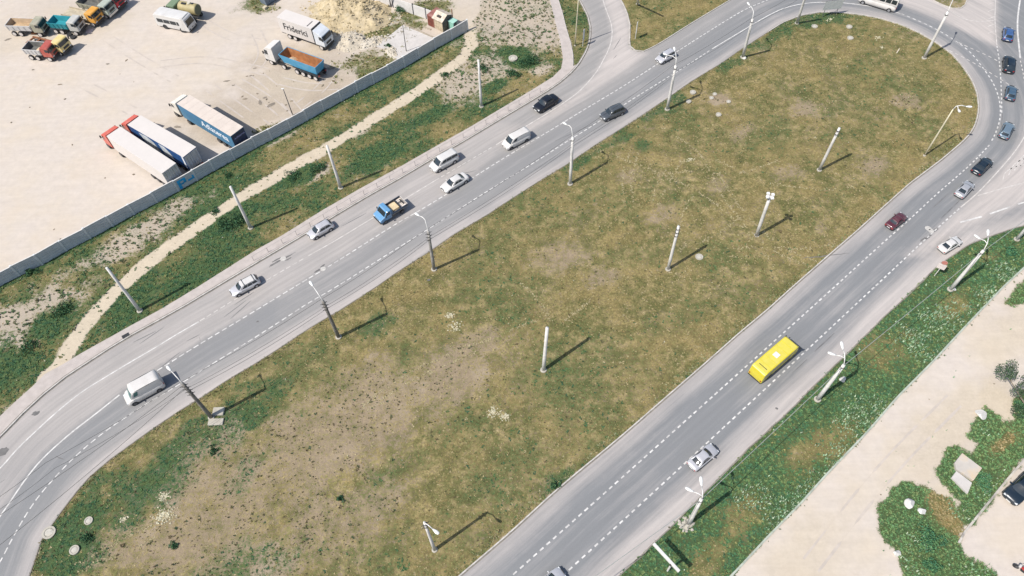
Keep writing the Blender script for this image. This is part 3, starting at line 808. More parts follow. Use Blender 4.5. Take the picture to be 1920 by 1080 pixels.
def car(name, label, cat, shape, paint_m, tail, nose, group=None, windows='all', rim=m_rim, glass=m_glass, roof_m=None, rack=False, dark_low=False, plate=True, scale=1.0, rimr=None):
    """tail and nose: surveyed (px, py, z) of the two ends of the roof-or-body centre line"""
    L, Wd, H, belt, bz0, bz1, cow, rf, rg, rr, deck, ib, ir = SHAPES[shape]
    a = at(*tail); b = at(*nose); d = (b - a); d.z = 0
    hd = math.atan2(d.y, d.x); mid = (a + b) / 2
    t = thing(name, label, cat, (mid.x, mid.y, ROAD_Z if name != 'parked' else .02), hd, group)
    t.scale = (scale,) * 3
    hw = Wd / 2; x1 = L / 2; x0 = -L / 2
    xc = x1 - cow
    boxy = shape in ('van', 'bigvan', 'minivan', 'minibus')
    # lower body: stations from tail to nose
    st = []
    def S(x, w, zb, zs, zd): st.append((x, w, zb, zs, zd))
    tk = x0 + max(rg, .1)
    S(x0, hw * .80, .42, belt * .74, belt * .80)
    S(x0 + .06, hw * .90, .30, belt * .88, deck * .95 if not boxy else belt * .9)
    S(x0 + .30, hw * .97, .24, belt * .96, deck)
    S(x0 + .85, hw, .22, belt, deck)
    S(x0 + 1.5, hw, .20, belt, belt + .02)
    S(0, hw, .20, belt, belt + .02)
    S(xc - .15, hw, .20, belt * .99, belt + .01)
    S(xc + .15, hw, .21, belt * .97, bz1 - .01)
    S(x1 - cow * .5, hw * .985, .22, (belt + bz0) / 2 - .03, (bz0 + bz1) / 2 + .03)
    S(x1 - .30, hw * .95, .25, bz0 - .06, bz0 + .04)
    S(x1 - .08, hw * .83, .30, bz0 * .85, bz0 - .06)
    S(x1, hw * .68, .42, bz0 * .74, bz0 * .80)
    bm = bmesh.new(); rings = []
    for x, w, zb, zs, zd in st:
        pr = [(0, zb), (w * .78, zb), (w * .97, zb + .10), (w, (zb + zs) * .5), (w * .985, zs - .04), (w * .93, zs + .02), (w * .72, zd + .01), (w * .36, zd + .03)]
        pts = pr + [(0, zd + .038)] + [(-y, z) for y, z in pr[:0:-1]]
        rings.append([bm.verts.new((x, y, z)) for y, z in pts])
    k = len(rings[0])
    for p, q in zip(rings, rings[1:]):
        for i in range(k): bm.faces.new((p[i], p[(i + 1) % k], q[(i + 1) % k], q[i]))
    bm.faces.new(rings[0][::-1]); bm.faces.new(rings[-1])
    # greenhouse shell
    zb_, zr = belt - .05, H - .05
    gf0, gf1 = xc + .12, xc + .12 - rf
    gr0, gr1 = x0 + rg, x0 + rr
    wb, wr = hw - ib, hw - ir
    C = lambda u, v, p00, p10, p01, p11: p00 * (1 - u) * (1 - v) + p10 * u * (1 - v) + p01 * (1 - u) * v + p11 * u * v
    V3 = Vector
    wf = wb - .06
    corners = dict(
        front=(V3((gf0 - .1, wf, bz1 - .02)), V3((gf0 - .1, -wf, bz1 - .02)), V3((gf1, wr, zr)), V3((gf1, -wr, zr))),
        rear=(V3((gr0, -wb + .05, zb_ + .03)), V3((gr0, wb - .05, zb_ + .03)), V3((gr1, -wr, zr)), V3((gr1, wr, zr))),
        left=(V3((gr0, wb - .05, zb_ + .03)), V3((gf0 - .1, wf, bz1 - .02)), V3((gr1, wr, zr)), V3((gf1, wr, zr))),
        right=(V3((gf0 - .1, -wf, bz1 - .02)), V3((gr0, -wb + .05, zb_ + .03)), V3((gf1, -wr, zr)), V3((gr1, -wr, zr))))
    out = dict(front=V3((1, 0, .3)), rear=V3((-1, 0, .3)), left=V3((0, 1, .2)), right=V3((0, -1, .2)))
    bul = dict(front=.13, rear=.08 if not boxy else .03, left=.045, right=.045)
    def surf(fc, off=0.0):
        c = corners[fc]; o = out[fc].normalized(); bb = bul[fc]
        def f(u, v):
            p = C(u, v, *c)
            return p + o * (bb * (1 - (2 * u - 1) ** 2) + .03 * (1 - (2 * v - 1) ** 2) + off)
        return f
    for fc in corners: face_grid(bm, surf(fc), 6, 3)
    # roof skin, slightly crowned
    def roof(u, v):
        f0 = surf('front')(u, 1.0); r0 = surf('rear')(1 - u, 1.0)
        p = r0 * (1 - v) + f0 * v
        e = (1 - (2 * u - 1) ** 4) * (1 - (2 * v - 1) ** 4)
        s_ = .045 * (1 - (2 * v - 1) ** 2) * ((2 * u - 1))
        return p + V3((0, s_ * 1.0, .055 * e + .0))
    if roof_m is None: face_grid(bm, roof, 6, 8)
    bmesh.ops.remove_doubles(bm, verts=bm.verts[:], dist=.004)
    bm_obj('body', bm, paint_m, t, True)
    if roof_m is not None: B('roof', roof_m, t, lambda q: face_grid(q, roof, 6, 8), True)
    def win(nm, fc, u0, u1, v0, v1, m=glass):
        s_ = surf(fc, .014)
        return B(nm, m, t, lambda q: face_grid(q, lambda u, v: s_(u0 + (u1 - u0) * u, v0 + (v1 - v0) * v), 6, 3), True)
    win('windscreen', 'front', .05, .95, .06, .93)
    if windows != 'cargo': win('rear_window', 'rear', .09, .91, .20 if not boxy else .45, .90)
    n_side = dict(sedan=[(.16, .50), (.53, .86)], classic=[(.16, .50), (.53, .86)], hatch=[(.10, .46), (.49, .86)], estate=[(.06, .32), (.345, .60), (.63, .88)],
                  suv=[(.06, .32), (.345, .60), (.63, .88)], minivan=[(.04, .36), (.38, .66), (.69, .91)], van=[(.76, .93)], bigvan=[(.80, .94)],
                  minibus=[(.03, .19), (.21, .37), (.39, .55), (.57, .73), (.77, .93)])[shape]
    for u0, u1 in n_side:
        for fc in ('left', 'right'):
            q0, q1 = (u0, u1) if fc == 'left' else (1 - u1, 1 - u0)
            win('side_window', fc, q0, q1, .22 if not boxy else .34, .90)
    # lower trim: sills, grille, bumpers and wheel arches
    wr_ = rimr or (.32 if shape in ('sedan', 'hatch', 'estate', 'classic') else .36)
    wx1, wx0 = x1 - (.88 if not boxy else .95), x0 + (.82 if not boxy else 1.05)
    def trim(q):
        add_box(q, x1 - .10, x1 + .012, -hw * .62, hw * .62, .40, .54, .02)
        add_box(q, x1 - .08, x1 + .004, -hw * .42, hw * .42, .58, .72, .02)
        add_box(q, x0 - .012, x0 + .10, -hw * .74, hw * .74, .38, .50, .02)
        for s in (1, -1):
            add_box(q, wx0 + .42, wx1 - .42, s * hw * .955 - .03, s * hw * .955 + .03, .19, .30, .01)
            for xx in (wx0, wx1):
                add_lathe(q, [(wr_ + .09, s * (hw - .05)), (wr_ + .09, s * (hw + .008)), (wr_ + .02, s * (hw + .008))], 'y', 18, (xx, 0, wr_))
    B('trim', m_black if not dark_low else m_steel, t, trim)
    for xx in (wx0, wx1):
        for s in (1, -1): wheel(t, xx, s * (hw - .085), wr_, .21, rim)
    for s in (1, -1):
        B('headlight', m_lamp, t, lambda q: add_box(q, x1 - .24, x1 - .055, min(s * hw * .52, s * hw * .84), max(s * hw * .52, s * hw * .84), bz0 - .17, bz0 - .035, .03))
        B('taillight', m_tail, t, lambda q: add_box(q, x0 - .004, x0 + .12, min(s * hw * .60, s * hw * .88), max(s * hw * .60, s * hw * .88), belt * .70, belt * .88 if not boxy else belt * 1.05, .02))
        B('mirror', paint_m, t, lambda q: add_box(q, gf0 - .42, gf0 - .26, min(s * (hw - .04), s * (hw + .20)), max(s * (hw - .04), s * (hw + .20)), belt + .02, belt + .16, .035))
    if plate:
        B('number_plate', m_plate, t, lambda q: add_box(q, x1 + .0, x1 + .022, -.26, .26, .43, .54))
        B('number_plate', m_plate, t, lambda q: add_box(q, x0 - .025, x0 - .0, -.26, .26, .52 if not boxy else .6, .63 if not boxy else .71))
    if rack:
        for xx in (gr1 + .25, gf1 - .35):
            B('roof_bar', m_black, t, lambda q: (add_box(q, xx - .035, xx + .035, -wr - .05, wr + .05, H + .06, H + .10, .01), add_box(q, xx - .05, xx + .05, wr - .10, wr + .0, H - .04, H + .08), add_box(q, xx - .05, xx + .05, -wr, -wr + .10, H - .04, H + .08)))
    return t

def paintm(nm, c, rough=.32, metal=.0, coat=.6, dirt=None, amt=.15):
    return mat(nm, c, rough, metal, var=.05, scale=1.5, coat=coat, dirt=dirt or (.30, .27, .23), dirt_amt=amt)
p_white = paintm('white car paint', (.55, .53, .505))
p_white2 = paintm('chalk white van paint', (.545, .52, .49), .45, coat=.3)
p_silver = paintm('silver car paint', (.42, .42, .43), .35, .35)
p_silver2 = paintm('light silver car paint', (.52, .51, .52), .35, .3)
p_black = paintm('black car paint', (.008, .010, .016), .35, coat=.15, amt=.02)
p_grey = paintm('grey car paint', (.085, .095, .105), .3, .3, amt=.08)
p_blue = paintm('blue car paint', (.035, .085, .21), .3, amt=.1)
p_dblue = paintm('slate blue car paint', (.045, .085, .13), .3, amt=.1)
p_steel = paintm('steel blue car paint', (.16, .22, .27), .3, .3, amt=.1)
p_maroon = paintm('maroon car paint', (.085, .022, .030), .35, amt=.15)
p_ink = paintm('blue black car paint', (.010, .019, .030), .3, coat=.25, amt=.03)

GL = 'cars on the left carriageway'; GR_ = 'cars queuing round the right bend'; GQ = 'cars on the right carriageway'
vw = car('white_van', 'tall white cargo van with teal windscreen in the lower left bend', 'van', 'bigvan', p_white2, (288.5, 702, 2.5), (241, 749.5, .5), GL, 'cargo', m_rimdark, m_glass_teal, scale=.80)
vw.scale = (.82, .93, .93)
car('estate_car', 'white-roofed estate car with body toned for side shadow and dark cladding, two black roof bars', 'car', 'estate', p_silver2, (477, 517, 1.5), (437, 548.5, .5), GL, rack=True, roof_m=p_white, scale=0.9)  # silver under a white roof: side shadow and dark cladding put into the paint
car('hatchback', 'small pale silver hatchback beside the kerb railing, behind the estate with roof bars', 'car', 'hatch', p_silver2, (613.5, 416, 1.3), (586, 440, .5), GL, scale=0.93)
car('people_carrier', 'white people carrier with dark side windows driving beside the kerb railing', 'minivan', 'minivan', p_white, (853, 281, 1.8), (810.5, 317, .5), GL, scale=0.92, glass=m_glass)
car('sedan', 'white sedan with dark rear screen in the middle lane next to the white people carrier', 'car', 'sedan', p_white, (874, 326, .95), (830, 356.5, .5), GL, scale=0.95)
car('cargo_van', 'white windowless panel van with round edges between the black sedan and the people carrier', 'van', 'van', p_white2, (987, 240, 2.0), (948, 274, .5), GL, 'cargo', m_rimdark, scale=.86)
car('classic_sedan', 'old black square sedan leaving the side ramp beside the pavement', 'car', 'classic', p_black, (1040, 180.5, .95), (1006.5, 205, .55), GL, scale=1.09, rim=m_rimdark)
car('suv', 'grey off-road car with dark sides near the green edge of the meadow', 'car', 'suv', p_grey, (1165.5, 195, 1.7), (1132, 219, .6), GL, scale=0.87)
car('hatchback', 'silver hatchback partly behind the two-armed lamp near the ramp mouth', 'car', 'hatch', p_silver2, (1262, 92, 1.35), (1236, 113.5, .5), GL, scale=0.93)
car('minibus', 'white minibus cut by the top edge of the picture on the loop', 'minibus', 'minibus', p_white2, (1681, 6.5, 1.4), (1618, -10, 1.2), None, scale=0.95)
car('hatchback', 'bright blue car, first from the top in the queue on the far right', 'car', 'hatch', p_blue, (1890, 76, .75), (1892, 48, .75), GR_, scale=0.9)
car('suv', 'black off-road car between the bright blue and the slate blue cars', 'car', 'suv', p_ink, (1893, 132.5, .8), (1893, 104, .9), GR_, scale=0.86)
car('hatchback', 'slate blue car behind the black off-road car in the right queue', 'car', 'hatch', p_dblue, (1894, 186, .75), (1899, 158, .75), GR_, scale=0.86)
car('estate_car', 'light steel blue hatchback last in the bend below the slate blue car', 'car', 'estate', p_steel, (1881.5, 257, .75), (1896, 228, .75), GR_, scale=0.86)
car('sedan', 'black sedan with red tail lamps ahead of the silver sedan on the right road', 'car', 'sedan', p_ink, (1830, 322.5, .75), (1856, 297, .75), GQ, scale=0.88)
car('sedan', 'silver sedan with black rear screen between the black and the maroon cars', 'car', 'sedan', p_silver, (1798, 366, .75), (1822, 340, .75), GQ, scale=0.82)
car('classic_sedan', 'maroon square sedan alone in the inner lane of the right road', 'car', 'classic', p_maroon, (1667, 424, .75), (1696, 401, .75), GQ, scale=0.86)
car('sedan', 'white sedan taking the slip road on the right', 'car', 'sedan', p_white, (1762.5, 469, .75), (1803.5, 444.5, .75), GQ, scale=0.8)
car('sedan', 'pale silver sedan in the outer lane near the bottom double lamp', 'car', 'sedan', p_silver2, (1296, 874.5, .8), (1341, 837.5, .7), GQ, scale=0.85)
car('sedan', 'light car nose just showing at the bottom edge of the right road', 'car', 'sedan', p_silver2, (1004, 1113, .7), (1051, 1074.5, .7), GQ, scale=0.86)
car('suv', 'dark blue-black off-road car parked on the pale lot at the right edge', 'car', 'suv', p_ink, (1944, 888, .9), (1891, 939, .8), None)

# ------------------------------------------------------------------ buses
def bus(name, label, cat, Ls, Wd, H, paint_m, roof_m, tail, nose, front_glass=True, z=ROAD_Z, rims=m_rimdark):
    a = at(*tail); b = at(*nose); d = b - a; mid = (a + b) / 2
    t = thing(name, label, cat, (mid.x, mid.y, z), math.atan2(d.y, d.x))
    x0, x1, hw = -Ls / 2, Ls / 2, Wd / 2
    def shell(bm):
        prof = [(x0 + .02, .36), (x1 - .05, .36), (x1 + .02, .9), (x1 - .06, 1.35), (x1 - .42, H - .22), (x1 - .8, H), (x0 + .5, H), (x0 + .08, H - .2), (x0 - .02, 1.2)]
        add_prism(bm, prof, -hw, hw, .11)
    B('body', paint_m, t, shell, False)
    def roof(bm):
        face_grid(bm, lambda u, v: Vector((x0 + .32 + (Ls - 1.05) * v, (u - .5) * (Wd - .34), H + .004 + .05 * (1 - (2 * u - 1) ** 2))), 6, 4)
    B('roof', roof_m, t, roof, True)
    n = max(4, int((Ls - 1.4) / 1.15)); w = (Ls - 1.35) / n
    for s in (1, -1):
        for i in range(n):
            xa = x0 + .45 + i * w
            B('side_window', m_glass, t, lambda q: add_box(q, xa + .05, xa + w - .05, s * hw - .01, s * hw + .012, 1.28, 2.02, .006))
        B('mirror', m_black, t, lambda q: add_box(q, x1 + .05, x1 + .2, s * (hw + .12) - .09, s * (hw + .12) + .09, 1.45, 1.85, .02))
        B('headlight', m_lamp if paint_m != M_bus else m_black, t, lambda q: add_box(q, x1 - .05, x1 + .035, s * hw * .68 - .16, s * hw * .68 + .16, .66, .84, .02))
        B('taillight', m_tail, t, lambda q: add_box(q, x0 - .03, x0 + .05, s * hw * .82 - .1, s * hw * .82 + .1, .75, 1.05, .01))
    sl = lambda u, v, o=.012: Vector((x1 - .05 - .37 * v + o, (u - .5) * (Wd - .42 - .1 * v), 1.38 + (H - .3 - 1.38) * v + o))
    B('windscreen', m_glass, t, lambda q: face_grid(q, sl, 4, 3))
    if paint_m == M_bus: B('rear_window', m_glass, t, lambda q: add_box(q, x0 - .018, x0 + .06, -hw * .68, hw * .68, 1.45, H - .38, .01))
    B('bumper', m_black, t, lambda q: (add_box(q, x1 - .05, x1 + .06, -hw + .05, hw - .05, .33, .52, .03), add_box(q, x0 - .06, x0 + .05, -hw + .05, hw - .05, .33, .52, .03)))
    B('door', paint_m, t, lambda q: add_box(q, x1 - 1.75, x1 - .95, -hw - .014, -hw + .01, .42, 2.08, .005))
    for xx in (x0 + 1.75, x1 - 1.55):
        for s in (1, -1): wheel(t, xx, s * (hw - .13), .42, .26, rims)
        B('wheel_arch', m_black, t, lambda q: [add_lathe(q, [(.52, s * (hw - .02)), (.52, s * (hw + .01)), (.44, s * (hw + .01))], 'y', 18, (xx, 0, .42)) for s in (1, -1)])
    return t, x0, x1, hw
M_bus = paintm('white bus paint', (.545, .53, .505), .5, coat=.2)
m_yel = paintm('yellow bus paint', (.56, .47, .025), .4, coat=.3, dirt=(.50, .43, .14), amt=.12)
m_yelr = paintm('sun-bleached yellow bus roof', (.56, .485, .07), .5, coat=.1, dirt=(.56, .49, .20), amt=.15)
tb, bx0, bx1, bhw = bus('yellow_bus', 'yellow city bus with pale roof hatch in the middle lane of the right road', 'bus', 7.7, 2.3, 2.75, m_yel, m_yelr, (1420, 702.5, .8), (1486, 639.5, 2.4))
tb.scale = (.88, .88, .88)
B('roof_hatch', mat('pale plastic roof hatch', (.70, .62, .56), .5, var=.06), tb, lambda q: add_box(q, -.55, .25, -.42, .38, 2.77, 2.86, .05))
B('roof_rib', m_yel, tb, lambda q: [add_box(q, xx - .03, xx + .03, -.9, .9, 2.79, 2.812) for xx in (-2.4, -1.3, 1.1, 2.2)])
B('roof_vent', m_black, tb, lambda q: add_box(q, bx0 + .85, bx0 + .93, -.70, .62, 2.76, 2.83, .01))
tw, *_ = bus('white_bus', 'white country bus with black windows parked beside the olive tanker', 'bus', 6.9, 2.35, 2.85, M_bus, M_bus, (300, 20, 2.85), (345, 30.5, 2.7), z=.02)
B('grille', m_black, tw, lambda q: add_box(q, 3.42, 3.49, -.2, .2, .8, .9))

# ------------------------------------------------------------------ lorries
def truck_base(name, label, cat, pts, z=.02, group=None):
    a = at(*pts[0]); b = at(*pts[1]); d = b - a; mid = (a + b) / 2
    return thing(name, label, cat, (mid.x, mid.y, z), math.atan2(d.y, d.x), group), math.hypot(d.x, d.y)

def cab(t, xb, L, Wd, z0, z1, paint_m, sleeper=False, fairing=0.0, roof_tint=None, old=False, bump_m=None):
    """forward-control cab, rear wall at xb"""
    x1 = xb + L; hw = Wd / 2
    if old:
        prof = [(xb, z0), (x1, z0), (x1 + .06, z0 + .75), (x1 - .02, z0 + .95), (x1 - .22, z1 - .12), (x1 - .40, z1), (xb + .12, z1), (xb, z1 - .12)]
        wz0, wz1, wxa, wxb = z0 + .98, z1 - .2, x1 - .03, x1 - .19
    else:
        prof = [(xb, z0), (x1, z0), (x1 + .05, z0 + .9), (x1 - .02, z0 + 1.1), (x1 - .30, z1 - .30), (x1 - .75, z1), (xb + .05, z1 + fairing), (xb, z1 + fairing - .1)]
        wz0, wz1, wxa, wxb = z0 + 1.15, min(z1 - .40, z0 + 2.1), x1 - .03, x1 - .03 - .28 * (min(z1 - .40, z0 + 2.1) - z0 - 1.15) / max(.1, (z1 - .3 - z0 - 1.1))
    c = B('cab', paint_m, t, lambda q: add_prism(q, prof, -hw, hw, .07))
    def pane(u, v):
        x = wxa + (wxb - wxa) * v; return Vector((x + .02 + .05 * (1 - (2 * u - 1) ** 2), (u - .5) * (Wd - .22), wz0 + (wz1 - wz0) * v))
    B('windscreen', m_glass, c, lambda q: face_grid(q, pane, 4, 2), True)
    for s in (1, -1):
        B('side_window', m_glass, c, lambda q: add_box(q, x1 - .95, x1 - .30, s * hw - .008, s * hw + .012, wz0 + .02, wz1 - .06, .004))
        B('headlight', m_lamp, c, lambda q: add_box(q, x1 + .0, x1 + .07, s * hw * .72 - .18, s * hw * .72 + .18, z0 + .08, z0 + .26, .02))
        B('mirror', m_black, c, lambda q: add_box(q, x1 - .16, x1 - .02, s * (hw + .16) - .1, s * (hw + .16) + .1, wz0 + .1, wz0 + .6, .02))
    B('bumper', bump_m or m_black, t, lambda q: add_box(q, x1 - .3, x1 + .13, -hw + .02, hw - .02, z0 - .38, z0 + .04, .05))
    B('grille', m_black, c, lambda q: add_box(q, x1 + .0, x1 + .075, -hw * .55, hw * .55, z0 + .3, z0 + .72, .01))
    return c

def axle(t, xs, hw, r=.5, w=.30, rim=m_rimwhite, dual=()):
    for x in xs:
        for s in (1, -1): wheel(t, x, s * (hw - w / 2), r, w, rim)

def chassis(t, x0, x1, z=.85, w=.9):
    def f(q):
        for s in (1, -1): add_box(q, x0, x1, s * w / 2 - .06, s * w / 2 + .06, z - .14, z + .14)
        x = x0 + .4
        while x < x1: add_box(q, x - .06, x + .06, -w / 2, w / 2, z - .1, z + .08); x += 1.3
        add_box(q, x1 - 2.0, x1 - 1.0, w / 2 + .1, w / 2 + .55, z - .45, z + .12, .04)
    B('chassis', m_steel, t, f)

def text_mesh(s, size, m, parent, loc, rot, ext=.012, sx=1.0, name='lettering'):
    cu = bpy.data.curves.new('lettering', 'FONT'); cu.body = s; cu.size = size; cu.extrude = ext; cu.offset = size * .012; cu.align_x = 'CENTER'; cu.resolution_u = 2
    o = bpy.data.objects.new('lettering_source', cu); COL.objects.link(o)
    dg = bpy.context.evaluated_depsgraph_get()
    me = bpy.data.meshes.new_from_object(o.evaluated_get(dg))
    bpy.data.objects.remove(o); bpy.data.curves.remove(cu)
    me.materials.clear(); me.materials.append(m)
    q = bpy.data.objects.new(name, me); COL.objects.link(q); q.parent = parent; q.location = loc; q.rotation_euler = rot; q.scale = (sx, 1, 1)
    return q

def semi(label, tail, nose, cab_m, side_m, roof_m, door_m, rear_dark=False, length=13.4, deco=None, ax_rim=m_rimdark):
    """articulated lorry: tail and nose are the ends of the trailer roof"""
    t, _ = truck_base('articulated_lorry', label, 'lorry', (tail, nose))
    a = at(*tail); b = at(*nose); n = (b - a); n.z = 0; Lr = n.length; length = Lr
    x0, x1, hw, zt = -length / 2, length / 2, 1.26, 3.95
    tr = B('trailer', side_m, t, lambda q: add_box(q, x0, x1, -hw, hw, 1.12, zt - .06, .02))
    B('trailer_roof', roof_m, tr, lambda q: add_box(q, x0 - .02, x1 + .02, -hw - .02, hw + .02, zt - .059, zt + .0, .015))
    for s in (1, -1):
        d = B('rear_door', door_m, tr, lambda q: add_box(q, x0 - .05, x0 - .002, min(s * .02, s * (hw - .06)), max(s * .02, s * (hw - .06)), 1.2, zt - .16, .01))
        if not rear_dark:
            B('locking_bar', m_chrome, d, lambda q: [add_box(q, x0 - .085, x0 - .052, s * yy - .025, s * yy + .025, 1.22, zt - .2) for yy in (.35, .85)])
        B('taillight', m_tail, t, lambda q: add_box(q, x0 - .05, x0 + .1, s * .95 - .2, s * .95 + .2, .72, .9, .01))
    if rear_dark: B('roof_seam', mat('roof seam', (.52, .45, .40), .8), tr, lambda q: [add_box(q, xx - .02, xx + .02, -hw, hw, zt, zt + .012) for xx in np.linspace(x0 + 1.2, x1 - 1.2, 8)])
    B('underframe', m_black, t, lambda q: (add_box(q, x0 + .1, x1 + .6, -.55, .55, .86, 1.118), add_box(q, x0, x0 + .16, -hw + .08, hw - .08, .5, .68), [add_box(q, x1 - 3.6, x1 - 3.4, s * .7 - .08, s * .7 + .08, .1, .9) for s in (1, -1)]))
    axle(t, [x0 + 1.9, x0 + 3.2, x0 + 4.5], hw - .03, .5, .36, ax_rim)
    axle(t, [x1 - .9, x1 + 2.35], hw - .03, .5, .34, ax_rim)
    cab(t, x1 + .75, 1.95, 2.45, .95, 3.2, cab_m, True, .35)
    B('fifth_wheel_deck', m_black, t, lambda q: add_box(q, x1 - 1.2, x1 + .8, -.55, .55, .8, 1.08))
    if deco: deco(t, tr, x0, x1, hw, zt)
    return t
m_redcab = paintm('tomato red lorry paint', (.50, .085, .055), .45, coat=.2, dirt=(.58, .30, .24), amt=.25)
m_whitetrailer = mat('chalk white trailer sheet', (.535, .495, .46), .8, var=.03, scale=.6, dirt=(.49, .45, .41), dirt_amt=.15)
m_beigeroof = mat('dusty beige trailer roof', (.53, .46, .40), .8, var=.06, scale=.8, dirt=(.46, .40, .35), dirt_amt=.25)
m_bluetrailer = mat('faded blue curtain', (.045, .155, .265), .6, var=.12, scale=.7, dirt=(.08, .20, .29), dirt_amt=.3)
m_navy = mat('navy trailer doors', (.018, .030, .070), .5, var=.15)
m_doorgrey = mat('grey white trailer doors', (.42, .42, .42), .6, var=.1, scale=1.5, dirt=(.3, .29, .28), dirt_amt=.2)
m_creamcab = paintm('cream lorry paint', (.64, .60, .52), .5, coat=.2)
m_picblue = mat('printed deep blue', (.018, .07, .20), .55, var=.15, scale=1)
m_picpale = mat('printed pale grey', (.50, .53, .55), .6, var=.2, scale=.9, dirt=(.25, .28, .28), dirt_amt=.3)
m_lettering = mat('white lettering', (.70, .72, .73), .6, var=.05)
m_blacklet = mat('black lettering', (.02, .02, .022), .6, var=.05)

def deco_blue(t, tr, x0, x1, hw, zt):
    # the lorry drives to the upper left, so its left flank faces the viewer
    text_mesh('Adlaterea', 1.55, m_lettering, tr, ((x0 + x1) / 2 - 2.0, hw + .012, 2.15), (math.pi / 2, 0, math.pi), sx=1.05)
    text_mesh('Adlaterea', .5, mat('pale violet lettering', (.25, .25, .42), .6), tr, (x0 - .062, -.1, 2.9), (math.pi / 2, 0, -math.pi / 2))
def deco_print(t, tr, x0, x1, hw, zt):
    def poly(q, pts):
        f = q.faces.new([q.verts.new((x, hw + .014, z)) for x, z in pts]); f.normal_update()
    def pale(q):
        poly(q, [(x1 - 2.3, 3.5), (x1 - 3.4, 1.5), (x1 - 6.4, 1.35), (x1 - 5.6, 3.1), (x1 - 4.3, 3.75)])
        poly(q, [(x1 - 6.9, 3.6), (x1 - 7.4, 1.7), (x1 - 9.6, 1.5), (x1 - 9.2, 2.7), (x1 - 8.3, 3.65)])
    B('printed_picture', m_picpale, tr, pale)
    B('printed_stripe', m_lettering, tr, lambda q: poly(q, [(x0 + .15, 3.85), (x0 + .55, 3.85), (x0 + .75, 1.3), (x0 + .35, 1.3)]))
semi('articulated lorry with cream cab and blue lettered trailer behind the concrete fence', (444, 246.5, 3.95), (343.5, 186, 3.95), m_creamcab, m_bluetrailer, m_beigeroof, m_navy, True, deco=deco_blue)
semi('articulated lorry with red cab and blue printed trailer side, middle of three', (355.5, 285, 3.95), (251.5, 225, 3.95), m_redcab, m_picblue, m_whitetrailer, m_doorgrey, deco=deco_print)
semi('articulated lorry with red cab and plain white trailer nearest the blue graffiti', (316.7, 315.5, 3.95), (213, 246.5, 3.95), m_redcab, m_whitetrailer, m_whitetrailer, m_doorgrey)

def tub(q, x0, x1, wb, wt, z0, z1, th=.07, slope0=.0, slope1=.0):
    """open tipping body with flared sides"""
    o = [(x0 + slope0, wb, z0), (x1 - slope1, wb, z0), (x1, wt, z1), (x0, wt, z1)]
    def ring(d, zf):
        return [Vector((x0 + slope0 + d, -wb + d, zf)), Vector((x1 - slope1 - d, -wb + d, zf)), Vector((x1 - slope1 - d, wb - d, zf)), Vector((x0 + slope0 + d, wb - d, zf))]
    def top(d):
        return [Vector((x0 + d, -wt + d, z1)), Vector((x1 - d, -wt + d, z1)), Vector((x1 - d, wt - d, z1)), Vector((x0 + d, wt - d, z1))]
    rs = [[q.verts.new(p) for p in r] for r in (ring(0, z0), top(0), top(th), ring(th, z0 + .08))]
    for a, b in zip(rs, rs[1:]):
        for i in range(4): q.faces.new((a[i], a[(i + 1) % 4], b[(i + 1) % 4], b[i]))
    q.faces.new(rs[0]); q.faces.new(rs[-1])
def tub_pair(t, x0, x1, wb, wt, z0, z1, m_out, m_in, name='tipper_body', load=None, ribs=6, s0=0.0, s1=0.0):
    LIN = lambda o: B('lining', m_in, o, lambda q: tub(q, x0 + .085, x1 - .085, wb - .085, wt - .085, z0 + .09, z1 - .05, .02, s0, s1))
    def rb(q):
        for i in range(ribs):
            x = x0 + .25 + (x1 - x0 - .5) * i / max(1, ribs - 1)
            for s in (1, -1):
                p = [Vector((x - .05, s * wb, z0)), Vector((x + .05, s * wb, z0)), Vector((x + .05, s * (wt + .0), z1 - .1)), Vector((x - .05, s * wt, z1 - .1))]
                off = Vector((0, s * .055, 0)); a = [q.verts.new(v) for v in p]; b = [q.verts.new(v + off) for v in p]
                q.faces.new(b)
                for k in range(4): q.faces.new((a[k], a[(k + 1) % 4], b[(k + 1) % 4], b[k]))
    o = B(name, m_out, t, lambda q: (tub(q, x0, x1, wb, wt, z0, z1, .08, s0, s1), rb(q) if ribs else None))
    LIN(o)
    if load:
        lm, h, cx, rx = load
        def ld(q):
            def f(u, v):
                x = cx + (u - .5) * rx; y = (v - .5) * 2 * (wt - .16)
                r = math.hypot((u - .5) * 2, (v - .5) * 2)
                return Vector((x, y * .96, z0 + .14 + max(0, h * (1 - r ** 1.5)) + .06 * math.sin(u * 19 + v * 11)))
            face_grid(q, f, 10, 8)
        B('load', lm, t, ld, True)
    return o
m_tipblue = paintm('bright blue tipper paint', (.045, .255, .43), .5, coat=.2, dirt=(.24, .40, .48), amt=.2)
m_tipin = mat('rust brown tipper floor', (.30, .125, .045), .8, var=.25, scale=1.2, dirt=(.16, .06, .03), dirt_amt=.3)
m_sandload = mat('sand load', (.52, .40, .26), .95, var=.15, scale=4, bump=.4)
